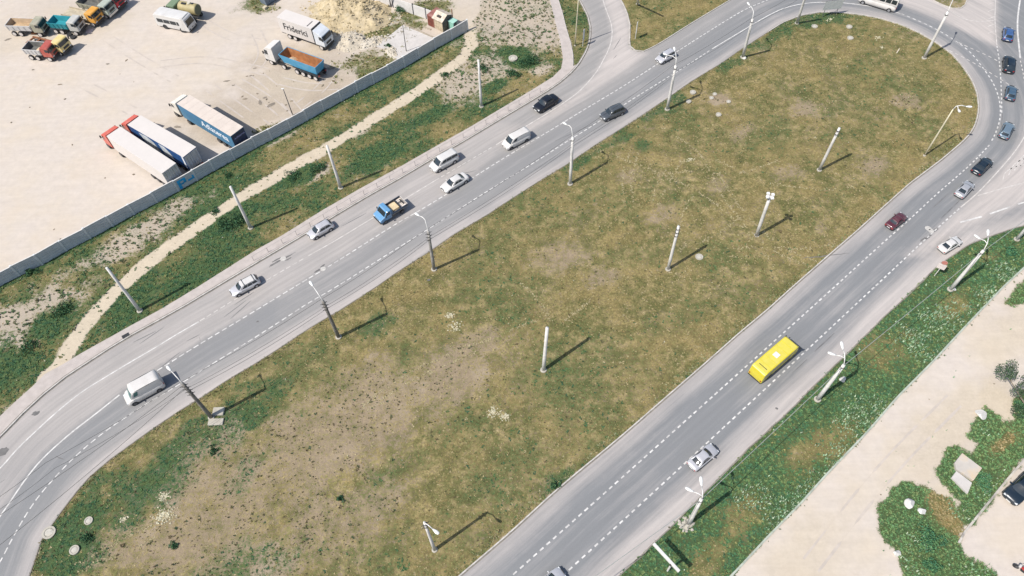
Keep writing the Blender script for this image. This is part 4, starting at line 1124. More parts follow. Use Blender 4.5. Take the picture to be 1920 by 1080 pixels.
# long tipper lorry
t, dlen = truck_base('tipper_lorry', 'long tipper lorry with white cab and bright blue open trailer rusty inside', 'lorry', ((600, 119.5, 3.0), (503.5, 82.5, 3.3)))
x0, x1 = -dlen / 2, dlen / 2
cab(t, x1 - 1.7, 2.15, 2.5, .95, 3.45, paintm('bone white lorry paint', (.57, .545, .515), .5, coat=.2), True, .35)
tub_pair(t, x0 + .1, x1 - 2.9, .95, 1.22, 1.25, 2.95, m_tipblue, m_tipin, 'tipper_trailer', (m_sandload, .5, x1 - 4.3, 1.5), 0, .35, .6)
chassis(t, x0 + .3, x1 + .2, .95)
axle(t, [x0 + .75, x0 + 2.05, x0 + 3.35, x0 + 4.65, x1 - 3.3], 1.25, .52, .34, m_rimwhite); axle(t, [x1 - .55], 1.22, .5, .34, m_rimwhite)
B('mudguard', m_black, t, lambda q: [add_box(q, xx - .62, xx + .62, s * 1.1 - .18, s * 1.1 + .18, 1.08, 1.13) for xx in (x0 + .75, x0 + 2.05, x0 + 3.35) for s in (1, -1)])
B('taillight', m_tail, t, lambda q: [add_box(q, x0 + .02, x0 + .12, s * .9 - .15, s * .9 + .15, .95, 1.1) for s in (1, -1)])
# lettered box lorry
t, dlen = truck_base('box_lorry', 'white box lorry with black lettering on its side next to the yellow spoil heap', 'lorry', ((527, 25, 3.95), (591, 47, 3.95)))
x0, x1, hw = -dlen / 2, dlen / 2, 1.26
bx = B('box_body', m_whitetrailer, t, lambda q: add_box(q, x0, x1, -hw, hw, 1.05, 3.9, .02))
B('box_roof', m_whitetrailer, bx, lambda q: add_box(q, x0 - .02, x1 + .02, -hw - .02, hw + .02, 3.901, 3.95, .015))
B('roof_slot_and_dark_gap', m_black, bx, lambda q: (add_box(q, x1 - 1.15, x1 - .98, -hw * .75, hw * .5, 3.951, 3.965), add_box(q, x1 + .021, x1 + .17, -hw, hw, 1.3, 3.84)))  # roof slot, and a black slab put in as the dark gap behind the cab
text_mesh('Friderici', 1.75, m_blacklet, bx, ((x0 + x1) / 2 - .1, -hw - .012, 1.95), (math.pi / 2, 0, 0), sx=.92)
chassis(t, x0 + .2, x1 + 1.2, .85); axle(t, [x0 + 1.7, x0 + 2.95, x1 + 1.25], 1.25, .5, .33, m_rimwhite)
cab(t, x1 + .17, 2.0, 2.45, .9, 3.2, paintm('cool white lorry paint', (.60, .62, .64), .45, coat=.3), True, .5)
B('side_skirt', m_black, t, lambda q: [add_box(q, x0 + .1, x0 + 1.0, s * 1.15 - .03, s * 1.15 + .03, .85, 1.04) for s in (1, -1)])

# small blue dropside lorry on the road
t, dlen = truck_base('dropside_truck', 'small blue dropside truck carrying sand-coloured sheets on the left carriageway', 'truck', ((757, 377, 1.1), (707.5, 412.5, .6)), ROAD_Z)
x0, x1 = -dlen / 2, dlen / 2
m_skyblue = paintm('sky blue truck paint', (.105, .255, .43), .4, coat=.4)
def bonnet_cab(q):
    prof = [(x1 - 1.95, .55), (x1 - .1, .5), (x1, .75), (x1 - .06, 1.08), (x1 - .75, 1.32), (x1 - 1.20, 2.02), (x1 - 1.35, 2.1), (x1 - 1.95, 2.1)]
    add_prism(q, prof, -.98, .98, .08)
c = B('cab', m_skyblue, t, bonnet_cab)
B('windscreen', m_glass, c, lambda q: face_grid(q, lambda u, v: Vector((x1 - .76 - .42 * v + .03, (u - .5) * (1.72 - .1 * v), 1.37 + .60 * v + .012)), 4, 2))
for s in (1, -1):
    B('side_window', m_glass, c, lambda q: add_box(q, x1 - 1.75, x1 - 1.12, s * .98 - .008, s * .98 + .012, 1.36, 1.92, .004))
    B('headlight', m_lamp, c, lambda q: add_box(q, x1 - .12, x1 + .02, s * .72 - .14, s * .72 + .14, .78, .95, .03))
    B('mirror', m_black, c, lambda q: add_box(q, x1 - 1.0, x1 - .88, s * 1.14 - .1, s * 1.14 + .1, 1.35, 1.7, .02))
B('bumper', m_black, t, lambda q: add_box(q, x1 - .2, x1 + .06, -.95, .95, .38, .56, .03))
B('flatbed', mat('worn wooden truck bed', (.36, .28, .20), .9, var=.2, scale=2), t, lambda q: add_box(q, x0, x1 - 2.05, -1.02, 1.02, .92, 1.02))
for s in (1, -1):
    B('side_board', mat('dark blue grey board', (.055, .075, .105), .6, var=.2), t, lambda q: add_box(q, x0, x1 - 2.05, s * 1.02 - .03, s * 1.02 + .03, 1.025, 1.42))
B('tailgate', mat('pale grey board', (.45, .43, .41), .7, var=.15), t, lambda q: add_box(q, x0 - .05, x0 - .002, -1.0, 1.0, .95, 1.38))
B('headboard', m_skyblue, t, lambda q: add_box(q, x1 - 2.11, x1 - 2.0, -1.0, 1.0, 1.025, 1.75))
chassis(t, x0 + .2, x1 - .6, .75, .8); axle(t, [x0 + 1.05, x1 - .75], 1.0, .36, .24, m_rimdark)
# what it carries
base = Vector(t.location); hd = t.rotation_euler.z
def on_truck(name, label, cat, m, fn, group=None):
    o = B(name, m, None, fn); o.location = (base.x, base.y, ROAD_Z); o.rotation_euler = (0, 0, hd); return tag(o, label, cat, group)
on_truck('plywood_stack', 'stack of sand-coloured sheets lying on the blue dropside truck', 'boards', mat('raw plywood', (.56, .44, .27), .8, var=.12, scale=2), lambda q: [add_box(q, x1 - 3.75 + .05 * k, x1 - 2.3 + .03 * k, -.75 + .03 * k, .7 - .02 * k, 1.03 + .06 * k, 1.08 + .06 * k) for k in range(5)])
on_truck('crate', 'dark frame of pipes across the bed of the blue dropside truck', 'frame', m_black, lambda q: (add_box(q, x0 + 1.12, x0 + 1.22, -.9, .9, 1.02, 1.55), add_box(q, x0 + .35, x0 + 1.2, -.05, .05, 1.35, 1.42), add_box(q, x0 + .3, x0 + .4, -.5, .5, 1.02, 1.4)))
on_truck('pallet', 'pale boards on the tail end of the blue dropside truck', 'pallet', mat('pale sawn wood', (.60, .53, .46), .85, var=.15, scale=2), lambda q: [add_box(q, x0 + .1, x0 + 1.05, -.85 + .28 * k, -.62 + .28 * k, 1.025, 1.17) for k in range(6)])

# ------------------------------------------------------------------ old tippers in the far corner of the yard
m_olive = mat('faded olive grey paint', (.30, .29, .215), .7, var=.15, scale=1.5, dirt=(.38, .33, .26), dirt_amt=.3)
m_tan = mat('tan tipper inside', (.42, .31, .20), .9, var=.15, scale=1.2, dirt=(.34, .25, .17), dirt_amt=.3)
m_palegrey = mat('pale grey tipper paint', (.52, .51, .50), .7, var=.12, scale=1.5, dirt=(.36, .30, .25), dirt_amt=.3)
m_darkin = mat('dark tipper inside', (.11, .11, .10), .85, var=.3, scale=1.2, dirt=(.40, .30, .20), dirt_amt=.4)
m_teal = mat('teal tipper paint', (.02, .235, .275), .6, var=.15, scale=1.2, dirt=(.05, .30, .33), dirt_amt=.2)
m_orange = mat('orange cab paint', (.60, .28, .04), .55, var=.1, scale=1.5, dirt=(.55, .38, .16), dirt_amt=.25)
m_cream = mat('pale yellow cab paint', (.60, .47, .20), .6, var=.12, scale=1.5, dirt=(.55, .47, .32), dirt_amt=.3)
m_brick = mat('brick red cab paint', (.36, .075, .055), .55, var=.15, scale=1.5, dirt=(.40, .18, .14), dirt_amt=.3)
m_gryg = mat('grey green cab paint', (.34, .37, .31), .65, var=.12, scale=1.5)
def dumper(label, tail, nose, cab_m, body_m, in_m, load=None, kind='tub', Lmax=None):
    t, d = truck_base('dump_truck', label, 'dump truck', (tail, nose), .02, 'old dump trucks in the yard corner')
    x0, x1 = -d / 2, d / 2
    chassis(t, x0 + .2, x1 - .2, .85)
    cab(t, x1 - 1.75, 1.75, 2.4, .95, 2.75, cab_m, old=True, bump_m=m_chrome if cab_m is m_gryg else None)
    if kind == 'tub': tub_pair(t, x0, x1 - 1.95, 1.05, 1.22, 1.15, 2.25, body_m, in_m, 'tipper_body', load, 5, .25, .1)
    elif kind == 'flat':
        B('flatbed', body_m, t, lambda q: (add_box(q, x0, x1 - 1.95, -1.2, 1.2, 1.1, 1.2), add_box(q, x0, x1 - 1.95, 1.15, 1.2, 1.2, 1.5), add_box(q, x0, x1 - 1.95, -1.2, -1.15, 1.2, 1.5)))
    elif kind == 'bare':
        B('subframe', body_m, t, lambda q: (add_box(q, x0 - .1, x1 - 2.2, .55, .8, 1.0, 1.25), add_box(q, x0 - .1, x1 - 2.2, -.8, -.55, 1.0, 1.25), add_box(q, x0 - .3, x0 + 1.0, -1.1, -.5, .95, 1.12, .02), [add_box(q, xx, xx + .25, -.8, .8, 1.02, 1.2) for xx in (x0, x0 + 1.5, x0 + 3.0)]))
        B('hydraulic_ram', m_steel, t, lambda q: add_tube(q, [(x1 - 2.6, 0, 1.0), (x1 - 2.35, 0, 1.9)], .13))
    axle(t, [x0 + .85, x0 + 2.1, x1 - .95], 1.18, .5, .32, m_rimwhite)
    return t
dumper('dump truck with brick red cab and pale grey tub holding some sand', (46, 84, 2.3), (101, 92, 1.9), m_brick, m_palegrey, m_darkin, (m_sandload, .55, -.2, 1.6))
dumper('dump truck with pale yellow cab and bare rusty frame without a tub', (57, 72, 1.3), (121.5, 83, 1.9), m_cream, m_rust, m_rust, kind='bare')
dumper('dump truck with olive grey cab and long tan open tub', (13.5, 40, 2.3), (82, 46, 1.9), m_olive, m_palegrey, m_tan, (mat('tan earth load', (.44, .31, .18), .95, var=.2, scale=3, bump=.4), .35, -1.2, 4.2))
dumper('dump truck with grey cab and teal-painted tub beside the orange cab', (93, 35, 2.3), (150, 44, 1.9), mat('warm grey cab paint', (.42, .41, .38), .65, var=.1, scale=1.5), m_teal, m_teal)
dumper('flatbed truck with orange cab parked between the teal and the green trucks', (121, 18, 1.6), (183, 29, 1.9), m_orange, mat('weathered flatbed boards', (.40, .345, .25), .9, var=.2, scale=1.5), m_tan, kind='flat')
dumper('dump truck with grey green cab and chrome bumper near the top edge', (150, 0, 2.0), (207.5, 14, 1.9), m_gryg, m_olive, m_darkin)
dumper('red lorry cut by the top edge of the picture beside the green one', (176, -14, 2.0), (226, 2, 1.7), mat('bright red cab paint', (.45, .02, .03), .5, var=.1), m_rust, m_darkin)

# water tanker
t, dlen = truck_base('tank_truck', 'olive tanker truck with green cab parked behind the white bus', 'tanker', ((372.5, 20.5, 1.9), (316, 6.5, 2.2)))
x0, x1 = -dlen / 2, dlen / 2
m_khaki = mat('khaki tank paint', (.33, .275, .135), .6, var=.15, scale=1.2, dirt=(.24, .20, .11), dirt_amt=.3)
tk = B('tank', m_khaki, t, lambda q: add_lathe(q, [(.75, x0), (.98, x0 + .08), (1.02, x0 + .2), (1.02, x1 - 2.75), (.98, x1 - 2.63), (.75, x1 - 2.55)], 'x', 26, (0, 0, 2.1)), True)
B('tank_end', mat('dark green tank end', (.075, .085, .055), .6, var=.2), tk, lambda q: add_lathe(q, [(.70, x0 - .03), (.9, x0 + .01), (.9, x0 + .04)], 'x', 26, (0, 0, 2.1)))
B('manhole', mat('pale tank hatch', (.50, .46, .36), .6), tk, lambda q: add_lathe(q, [(.34, 3.08), (.34, 3.28), (.28, 3.34)], 'z', 16, (x0 + 1.5, 0, 0)))
B('hose_tray', m_black, tk, lambda q: (add_box(q, x0 + 2.0, x0 + 2.9, .1, .5, 3.06, 3.2), add_box(q, x0 + .7, x0 + 1.0, -.3, .1, 3.06, 3.2)))
cab(t, x1 - 1.9, 1.9, 2.3, .95, 2.6, mat('faded army green paint', (.145, .20, .12), .65, var=.15, scale=1.5), old=True)
chassis(t, x0 + .2, x1 - .2, .85); axle(t, [x0 + .9, x0 + 2.1, x1 - .95], 1.15, .5, .32, m_rimdark)

# ------------------------------------------------------------------ concrete fence round the yard
m_panel = mat('grey concrete fence panel', (.44, .455, .46), .85, var=.14, scale=1.1, dirt=(.33, .34, .33), dirt_amt=.2, bump=.1)
m_panelw = mat('pale concrete fence panel', (.50, .49, .475), .85, var=.12, scale=1.1, dirt=(.36, .34, .30), dirt_amt=.2)
m_post = mat('concrete fence post', (.52, .53, .53), .85, var=.12, scale=1.5)
m_cap = mat('sunlit fence coping', (.54, .52, .49), .85, var=.15, scale=1.5)  # sun on the fence top is put into this lighter, warmer colour
m_graf = mat('blue spray paint', (.015, .27, .52), .6, var=.3, scale=1.5)
fb = [at(*p) for p in FENCE]
fence = thing('concrete_fence', 'long grey concrete panel fence between the dusty yard and the grassy verge', 'fence', tuple(fb[0]))
org = fb[0]
FH = 2.25
for i in range(len(fb) - 1):
    a, b = fb[i] - org, fb[i + 1] - org
    d = b - a; Ln = d.length; ang = math.atan2(d.y, d.x)
    late = i >= 24
    dz = .06 * math.sin(i * 2.3)
    def panel(q):
        if late:
            add_box(q, .08, Ln - .08, -.05, .05, -.05, FH - .15)
            k = int(Ln / .55)
            for j in range(k): add_box(q, .15 + j * (Ln - .3) / k, .30 + j * (Ln - .3) / k, -.075, -.051, .02, FH - .2)
        else:
            hh = (FH - .05) / 5
            for j in range(5): add_box(q, .08, Ln - .08, -.06, .06, -.05 + j * hh + (.0 if j else -.1), -.05 + j * hh + hh - .07, .02)
            add_box(q, .08, Ln - .08, -.025, .025, -.1, FH - .12)
    p = B('panel', m_panelw if late else m_panel, fence, panel); p.location = (a.x, a.y, dz); p.rotation_euler = (0, 0, ang)
    c = B('coping', m_cap, fence, lambda q: add_box(q, .08, Ln - .08, -.085, .085, FH - .11, FH - .02, .012)); c.location = p.location; c.rotation_euler = p.rotation_euler
    s = B('post', m_post, fence, lambda q: add_box(q, -.14, .14, -.13, .13, -.1, FH + .02, .02)); s.location = (a.x, a.y, dz); s.rotation_euler = (0, 0, ang)
    if i == 10:   # sprayed letters on the road side
        def graf(q):
            y0, y1 = -.085, -.068
            add_box(q, .35, .78, y0, y1, .18, 1.85); add_box(q, .78, 1.7, y0, y1, 1.48, 1.85); add_box(q, 1.3, 1.7, y0, y1, .95, 1.48); add_box(q, .78, 1.3, y0, y1, .85, 1.12)
            add_box(q, 1.95, 3.2, y0, y1, .80, 1.12); add_box(q, 2.7, 3.3, y0, y1, 1.12, 1.5)
        g = B('graffiti', m_graf, fence, graf); g.location = p.location; g.rotation_euler = p.rotation_euler
s = B('post', m_post, fence, lambda q: add_box(q, -.14, .14, -.13, .13, -.1, FH + .02, .02)); s.location = fb[-1] - org

# white wall along the top of the yard
wl = [at(*p) for p in [(672, -6), (702, 4), (738, 14), (776, 27), (800, 35), (822, 44)]]
wall = thing('white_wall', 'whitewashed panel wall running from the top edge to the rusty container', 'wall', tuple(wl[0]))
for i in range(len(wl) - 1):
    a, b = wl[i] - wl[0], wl[i + 1] - wl[0]; d = b - a; Ln = d.length; ang = math.atan2(d.y, d.x)
    for nm, m, fn in (('panel', mat('whitewashed wall', (.58, .555, .53), .9, var=.1, scale=1, dirt=(.42, .39, .36), dirt_amt=.2), lambda q: add_box(q, .1, Ln - .1, -.06, .06, -.05, 2.05)), ('post', m_steel, lambda q: add_box(q, -.1, .1, -.1, .1, -.05, 2.2))):
        o = B(nm, m, wall, fn); o.location = a; o.rotation_euler = (0, 0, ang)

# ------------------------------------------------------------------ shed corner
m_corr = mat('rust red container steel', (.20, .062, .042), .75, var=.3, scale=1.5, dirt=(.11, .045, .035), dirt_amt=.3)
def quad_building(px4, z=0):   # near-left, near-right, depth vector from the survey
    a, b, c = (at(*p) for p in px4); return a, b, c
a, b = at(803, 47.5), at(814, 52.5); ang = math.atan2((b - a).y, (b - a).x)
cont = thing('shipping_container', 'rust red metal container standing against the wooden shed', 'container', tuple(a), ang)
def corr(q):
    add_box(q, 0, 1.9, 0, 2.6, .05, 2.15)
    for k in range(9): add_box(q, .05 + k * .21, .14 + k * .21, -.04, -.001, .1, 2.1)
B('body', m_corr, cont, corr)
B('roof', mat('faded red container roof', (.26, .105, .085), .8, var=.3, scale=1.2, dirt=(.36, .26, .22), dirt_amt=.3), cont, lambda q: add_box(q, -.03, 1.93, -.03, 2.63, 2.152, 2.21, .01))
a, b = at(814.5, 53), at(831, 61); ang = math.atan2((b - a).y, (b - a).x)
shed = thing('wooden_shed', 'weathered plank shed with light gable roof between the red container and the fence', 'shed', tuple(a), ang)
W_, D_ = (b - a).length, 2.6
m_plank = mat('weathered sun-bleached planks', (.46, .385, .27), .9, var=.3, scale=2.5, dirt=(.28, .22, .15), dirt_amt=.3)
m_plankd = mat('grey dark planks', (.12, .115, .10), .9, var=.35, scale=2.5)
def walls(q):
    k = 11
    for j in range(k): add_box(q, W_ * j / k + .01, W_ * (j + 1) / k - .01, 0, .05, .05, 2.15 + .04 * math.sin(j * 3))
    add_box(q, 0, .05, .05, D_, .05, 2.15); add_box(q, .05, W_ - .05, D_ - .05, D_, .05, 2.15)
B('wall', m_plank, shed, walls)
def gable(q):
    for j in range(9):
        y0 = D_ * j / 9; zt = 2.1 + .75 * (1 - abs((j + .5) / 4.5 - 1))
        add_box(q, W_ - .05, W_ + .01, y0 + .01, y0 + D_ / 9 - .01, .05, zt)
B('gable_wall', m_plankd, shed, gable)
def sroof(q):
    for s in (0, 1):
        y0, y1 = (-.2, D_ / 2) if s == 0 else (D_ + .2, D_ / 2)
        add_prism(q, [(0, 0), (1, 0), (1, .05), (0, .05)], 0, .01)
        q.verts.ensure_lookup_table()
        for v in q.verts[-8:]: v.co = Vector((-.2 + (W_ + .4) * v.co.x, y0 + (y1 - y0) * (v.co.y / .01), 2.12 + .78 * (v.co.y / .01) + v.co.z))
B('roof', mat('pale boarded roof', (.52, .45, .36), .9, var=.25, scale=2, dirt=(.30, .25, .20), dirt_amt=.3), shed, sroof)
B('roof_patch', mat('dark bitumen patch', (.06, .05, .045), .9, var=.3), shed, lambda q: add_box(q, .6, 1.5, .3, .9, 2.44, 2.66, .03))
B('chimney', m_rust, shed, lambda q: add_tube(q, [(2.1, D_ + .15, .0), (2.1, D_ + .15, 3.2)], .09, 8))
a = at(850, 55)
kiosk = thing('green_booth', 'small mint green metal booth behind the fence beside the shed', 'booth', tuple(a), ang)
B('body', mat('mint green sheet metal', (.22, .44, .36), .6, var=.12), kiosk, lambda q: add_box(q, -.6, .6, -.5, .6, .0, 1.75, .03))
B('roof', mat('mint green booth roof', (.30, .50, .42), .6, var=.12), kiosk, lambda q: add_box(q, -.68, .68, -.58, .68, 1.752, 1.82, .015))
B('door', m_steel, kiosk, lambda q: add_box(q, .6, .63, -.3, .35, .1, 1.6))
# concrete yard slab and a plank-lined plot
m_slab = mat('pale concrete slab', (.47, .44, .41), .9, var=.08, scale=1.1, dirt=(.36, .33, .29), dirt_amt=.2)
tag(sheet('concrete_pad', A2([(705,88),(756,47),(817,71),(748,112),(738,108),(735,92),(720,92)]), .10, m_slab, None, .1), kind='structure')
m_wood = mat('grey timber', (.30, .255, .195), .9, var=.3, scale=3)
def plank(label, p, q_, w=.2, h=.16, m=m_wood, name='timber_beam', cat='beam', z=.0):
    a, b = at(*p), at(*q_); d = b - a
    o = B(name, m, None, lambda q: add_box(q, 0, d.length, -w / 2, w / 2, 0, h, .015)); o.location = (a.x, a.y, z); o.rotation_euler = (0, 0, math.atan2(d.y, d.x)); return tag(o, label, cat)
plank('long grey beam edging the pale concrete pad below the shed', (757, 47), (815, 72), .25, .22)
plank('pale plank lying in the weeds beside the spoil heap', (713, 51), (733, 35), .3, .12, mat('bleached plank', (.55, .48, .36), .9, var=.15))
plank('dark board on the sand in front of the wooden shed', (797, 52), (808, 56), .35, .1)
plank('short white-tipped log below the wooden shed at the fence', (822, 70), (830, 64), .3, .25, mat('split log', (.46, .40, .30), .9, var=.2))
plank('thin pale pole lying in the meadow near its upper right end', (1681, 100), (1686, 92), .16, .14, mat('bleached pole wood', (.50, .44, .33), .9, var=.15), 'wooden_pole', 'pole')

# spoil heap of sand with stones
def heap(name, label, cat, px, py, rx, ry, h, m, ang=0.0, stones=0, sm=None, seed=1, srange=(.12, .4)):
    c = at(px, py); t = thing(name, label, cat, (c.x, c.y, 0), ang)
    n = 40; V = []; F = []
    U, Vv = np.meshgrid(np.linspace(-1, 1, n), np.linspace(-1, 1, n))
    rr = np.hypot(U, Vv); nz = fbm(U * 3 + seed, Vv * 3, seed, 5)
    Z = h * np.clip(1 - rr ** 1.4 * 1.05, -.05, 1) * (.45 + 1.1 * nz) + (nz - .5) * .5 * h * (rr < 1) - .08
    Z = np.where(rr > 1, -.1, Z)
    pts = np.stack([U * rx, Vv * ry, Z], -1).reshape(-1, 3)
    F = [(j * n + i, j * n + i + 1, (j + 1) * n + i + 1, (j + 1) * n + i) for j in range(n - 1) for i in range(n - 1)]
    raw_obj('mound', pts, F, m, t, True)
    if stones:
        rnd = random.Random(seed); bm = bmesh.new()
        for k in range(stones):
            u, v = rnd.gauss(0, .5), rnd.gauss(0, .5)
            if math.hypot(u, v) > 1.15: continue
            i, j = int((u + 1) / 2 * (n - 1)), int((v + 1) / 2 * (n - 1))
            zz = max(0, Z[min(max(j, 0), n - 1), min(max(i, 0), n - 1)])
            s = rnd.uniform(*srange)
            r = bmesh.ops.create_icosphere(bm, subdivisions=1, radius=s)
            for q in r['verts']:
                q.co = Vector((q.co.x * rnd.uniform(.8, 1.3), q.co.y * rnd.uniform(.7, 1.1), q.co.z * .75)) + Vector((rnd.uniform(-1, 1), rnd.uniform(-1, 1), rnd.uniform(-1, 1))) * s * .25 + Vector((u * rx, v * ry, zz + s * .2))
        o = bm_obj('stones', bm, sm or m, t); o['kind'] = 'stuff'
    return t
m_sandheap = mat('yellow sandstone rubble', (.40, .325, .20), .95, var=.25, scale=1.6, bump=.8, dirt=(.46, .39, .28), dirt_amt=.4)
m_palerock = mat('pale broken rock', (.47, .425, .35), .9, var=.2, scale=2, dirt=(.40, .33, .22), dirt_amt=.3)
heap('spoil_heap', 'yellow heap of sand and broken rock at the top of the yard', 'heap', 655, 28, 8.6, 6.2, 2.3, m_sandheap, -.3, 900, mat('ochre stones', (.385, .31, .18), .95, var=.3, scale=1, dirt=(.47, .40, .29), dirt_amt=.4), 3, (.05, .22))
heap('spoil_heap', 'pale heap of crushed stone in front of the yellow spoil heap', 'heap', 655, 78, 3.4, 3.2, 1.0, mat('pale crushed stone', (.44, .385, .30), .95, var=.2, scale=2, bump=.6), .2, 90, m_palerock, 5, (.08, .25))
heap('spoil_heap', 'low bank of light rubble along the weedy edge of the concrete pad', 'heap', 697, 80, 3.2, 1.5, .6, m_palerock, .5, 110, m_palerock, 8, (.08, .26))
heap('spoil_heap', 'low rubble bank with weeds under the concrete pad near the fence', 'heap', 735, 98, 1.2, 2.2, .5, m_palerock, .3, 60, m_palerock, 9, (.07, .2))
# small piles of pale stone on the meadow
m_lime = mat('pale limestone', (.46, .425, .30), .9, var=.25, scale=3, dirt=(.34, .29, .18), dirt_amt=.4)
for lab, px, py, rx, ry, n in [('pale stone scatter near the dry middle of the meadow, upper of two', 843, 592, .75, .5, 26), ('larger pale stone scatter just below the upper one in the meadow', 853, 612, 1.0, .8, 40),
        ('pale stones in the meadow beside the bright dry grass, left pile', 926, 772, .9, .8, 34), ('small bright stone pile right of the left pile in the meadow', 947, 781, .7, .7, 30),
        ('upper pale stone pile at the bare lower left of the meadow', 308, 932, .8, .7, 32), ('lower and widest pale stone pile at the bare lower left of the meadow', 308, 968, 1.5, 1.3, 70),
        ('little yellowish stone pile left of the widest pile in the meadow', 233, 973, .5, .5, 16), ('flat pale stone pile in the upper meadow near the tyre tracks', 1294, 300, .9, .4, 26),
        ('tiny stone pile near the upper right end of the meadow', 1647, 71, .8, .6, 18), ('tiny stone pile below another one near the upper right end of the meadow', 1653, 89, .6, .5, 14), ('stones around the sign at the top of the meadow', 1556, 37, 1.0, .4, 16)]:
    heap('stone_pile', lab, 'stones', px, py, rx, ry, .10, m_lime, .4, int(n * 2.2), m_lime, int(px), (.025, .115))

# boulders
def rock(label, px, py, r, m, sq=.8, seed=1, name='boulder'):
    bm = bmesh.new(); bmesh.ops.create_icosphere(bm, subdivisions=3, radius=r); rnd = random.Random(seed)
    o = [Vector((rnd.uniform(-1, 1), rnd.uniform(-1, 1), rnd.uniform(-1, 1))).normalized() for _ in range(9)]; hh = [rnd.uniform(.40, .85) for _ in o]
    for v in bm.verts:
        for d, h in zip(o, hh):
            e = v.co.dot(d) - r * h
            if e > 0: v.co -= d * e
        v.co.z *= sq
    c = at(px, py); ob = bm_obj(name, bm, m, None); ob.location = (c.x, c.y, r * .45 * sq); ob.rotation_euler.z = seed
    return tag(ob, label, 'boulder')
m_white = mat('white boulder', (.56, .54, .50), .85, var=.12, scale=4)
rock('white boulder, left of the two on the green island by the parking lot', 1705, 946, .62, m_white, .7, 3)
rock('white boulder, right of the two on the green island by the parking lot', 1728, 961, .52, m_white, .7, 8)
rock('white boulder where the dirt lot meets the green island with the concrete hatch', 1838, 778, .72, m_white, .65, 5)
rock('small pale boulder at the left rim of the lowest green island', 1681, 1037, .45, m_white, .7, 12)
rock('white stone at the foot of the double lamp beside the yellow bus', 1580, 713, .45, m_white, .9, 6)
rock('white stone at the foot of the double lamp by the slip road', 1786, 544, .38, m_white, .9, 7)
rock('pale stone at the foot of the lamp post near the loop sign', 1395, 109, .4, m_white, .6, 9)

# ------------------------------------------------------------------ manhole rings
m_conc = mat('weathered concrete', (.38, .355, .30), .85, var=.15, scale=3, dirt=(.32, .28, .22), dirt_amt=.3)
m_concl = mat('light concrete cover', (.43, .405, .35), .85, var=.2, scale=3, dirt=(.33, .29, .22), dirt_amt=.3)
def ring(label, px, py, r, h=.25, open_=False):
    r *= .85; h *= .7
    c = at(px, py); t = thing('manhole_ring', label, 'manhole', (c.x, c.y, .0), 0, 'concrete manhole rings')
    B('collar', m_conc, t, lambda q: add_lathe(q, [(r, -.1), (r, h), (r * .68, h), (r * .66, h - .12)], 'z', 24))
    B('cover', m_concl, t, lambda q: add_lathe(q, [(r * .64, h - .1), (r * .62, h - .02), (r * .3, h + .015), (.001, h + .02)], 'z', 22))
for a in [('wide manhole ring at the left rim of the meadow touching the kerb', 92.5, 999, .85, .2), ('manhole ring in dark grass near the lower left meadow end, upper right of the pair', 167, 977, .55, .25), ('manhole ring with bright edge at the lowest left corner of the meadow', 141, 1032, .62, .35),
          ('manhole ring beside the lamp near the ramp mouth, upper one in its shadow', 1299, 174, .58, .3), ('manhole ring below the one in the lamp shadow', 1291, 191, .5, .25), ('manhole ring alone below the sandy spot in the meadow', 1347, 216, .52, .3),
          ('manhole ring on the left rim of the sandy spot in the meadow', 1334, 184, .42, .18), ('manhole ring on top of the sandy spot in the meadow', 1340, 177, .42, .18), ('manhole ring on the right rim of the sandy spot', 1366, 191, .42, .18),
          ('manhole ring near the shadow of the middle meadow post', 1311, 482, .62, .15), ('pale manhole ring at the top of the meadow, right of the sign', 1592, 51, .6, .25), ('pale manhole ring below another at the top of the meadow', 1594, 72, .6, .25), ('flat manhole ring left of the sign at the top of the meadow', 1527, 50, .62, .2),
          ('big pale manhole ring next to the dark green bush by the ramp', 962, 111, .9, .45)]:
    ring(*a)
def cover(label, px, py, r=.36):
    c = at(px, py); o = B('manhole_cover', mat('pale worn cover', (.42, .40, .37), .7, var=.2, scale=3), None, lambda q: (add_lathe(q, [(r, .0), (r, .02), (r * .8, .024), (.001, .024)], 'z', 20)))
    o.location = (c.x, c.y, ROAD_Z + .003); tag(o, label, 'manhole cover')
cover('manhole cover with a white rim in the dark patch of the left lane', 531, 485.5, .42)
cover('manhole cover on the lane line below the white-rimmed cover', 606, 504.5, .38)
cover('white manhole cover on the right road behind the white sedan, upper', 1740, 428.5, .42)
cover('white manhole cover on the right road behind the white sedan, lower', 1745.5, 433, .40)
c = at(236, 631); o = B('drain_grate', m_black, None, lambda q: [add_box(q, -.42 + .12 * k, -.34 + .12 * k, -.3, .3, 0, .04) for k in range(8)]); o.location = (c.x, c.y, .132); o.rotation_euler.z = .62; tag(o, 'dark drain grate in the pavement above the white cargo van', 'drain')
# concrete hatch slabs on the right green island
def slab(label, pts, z, m=m_slab):
    p = A2(pts); c = p.mean(0); V = [(*(q - c), zz) for zz in (0, z) for q in p]; n = len(p)
    F = [tuple(range(n, 2 * n)), tuple(range(n))[::-1]] + [(i, (i + 1) % n, n + (i + 1) % n, n + i) for i in range(n)]
    o = raw_obj('concrete_slab', V, F, m); o.location = (c[0], c[1], .0); return tag(o, label, 'slab', 'hatch slabs on the green island')
slab('larger square concrete slab with an orange stain on the green island', [(1801, 852), (1838, 880), (1822, 903), (1790, 882), (1787, 870)], .4, mat('stained slab', (.43, .395, .35), .9, var=.08, scale=1.2, dirt=(.52, .38, .22), dirt_amt=.35))
slab('narrower pale concrete slab beside the square slab on the green island', [(1791, 885), (1820, 907), (1812, 927), (1782, 897)], .3)

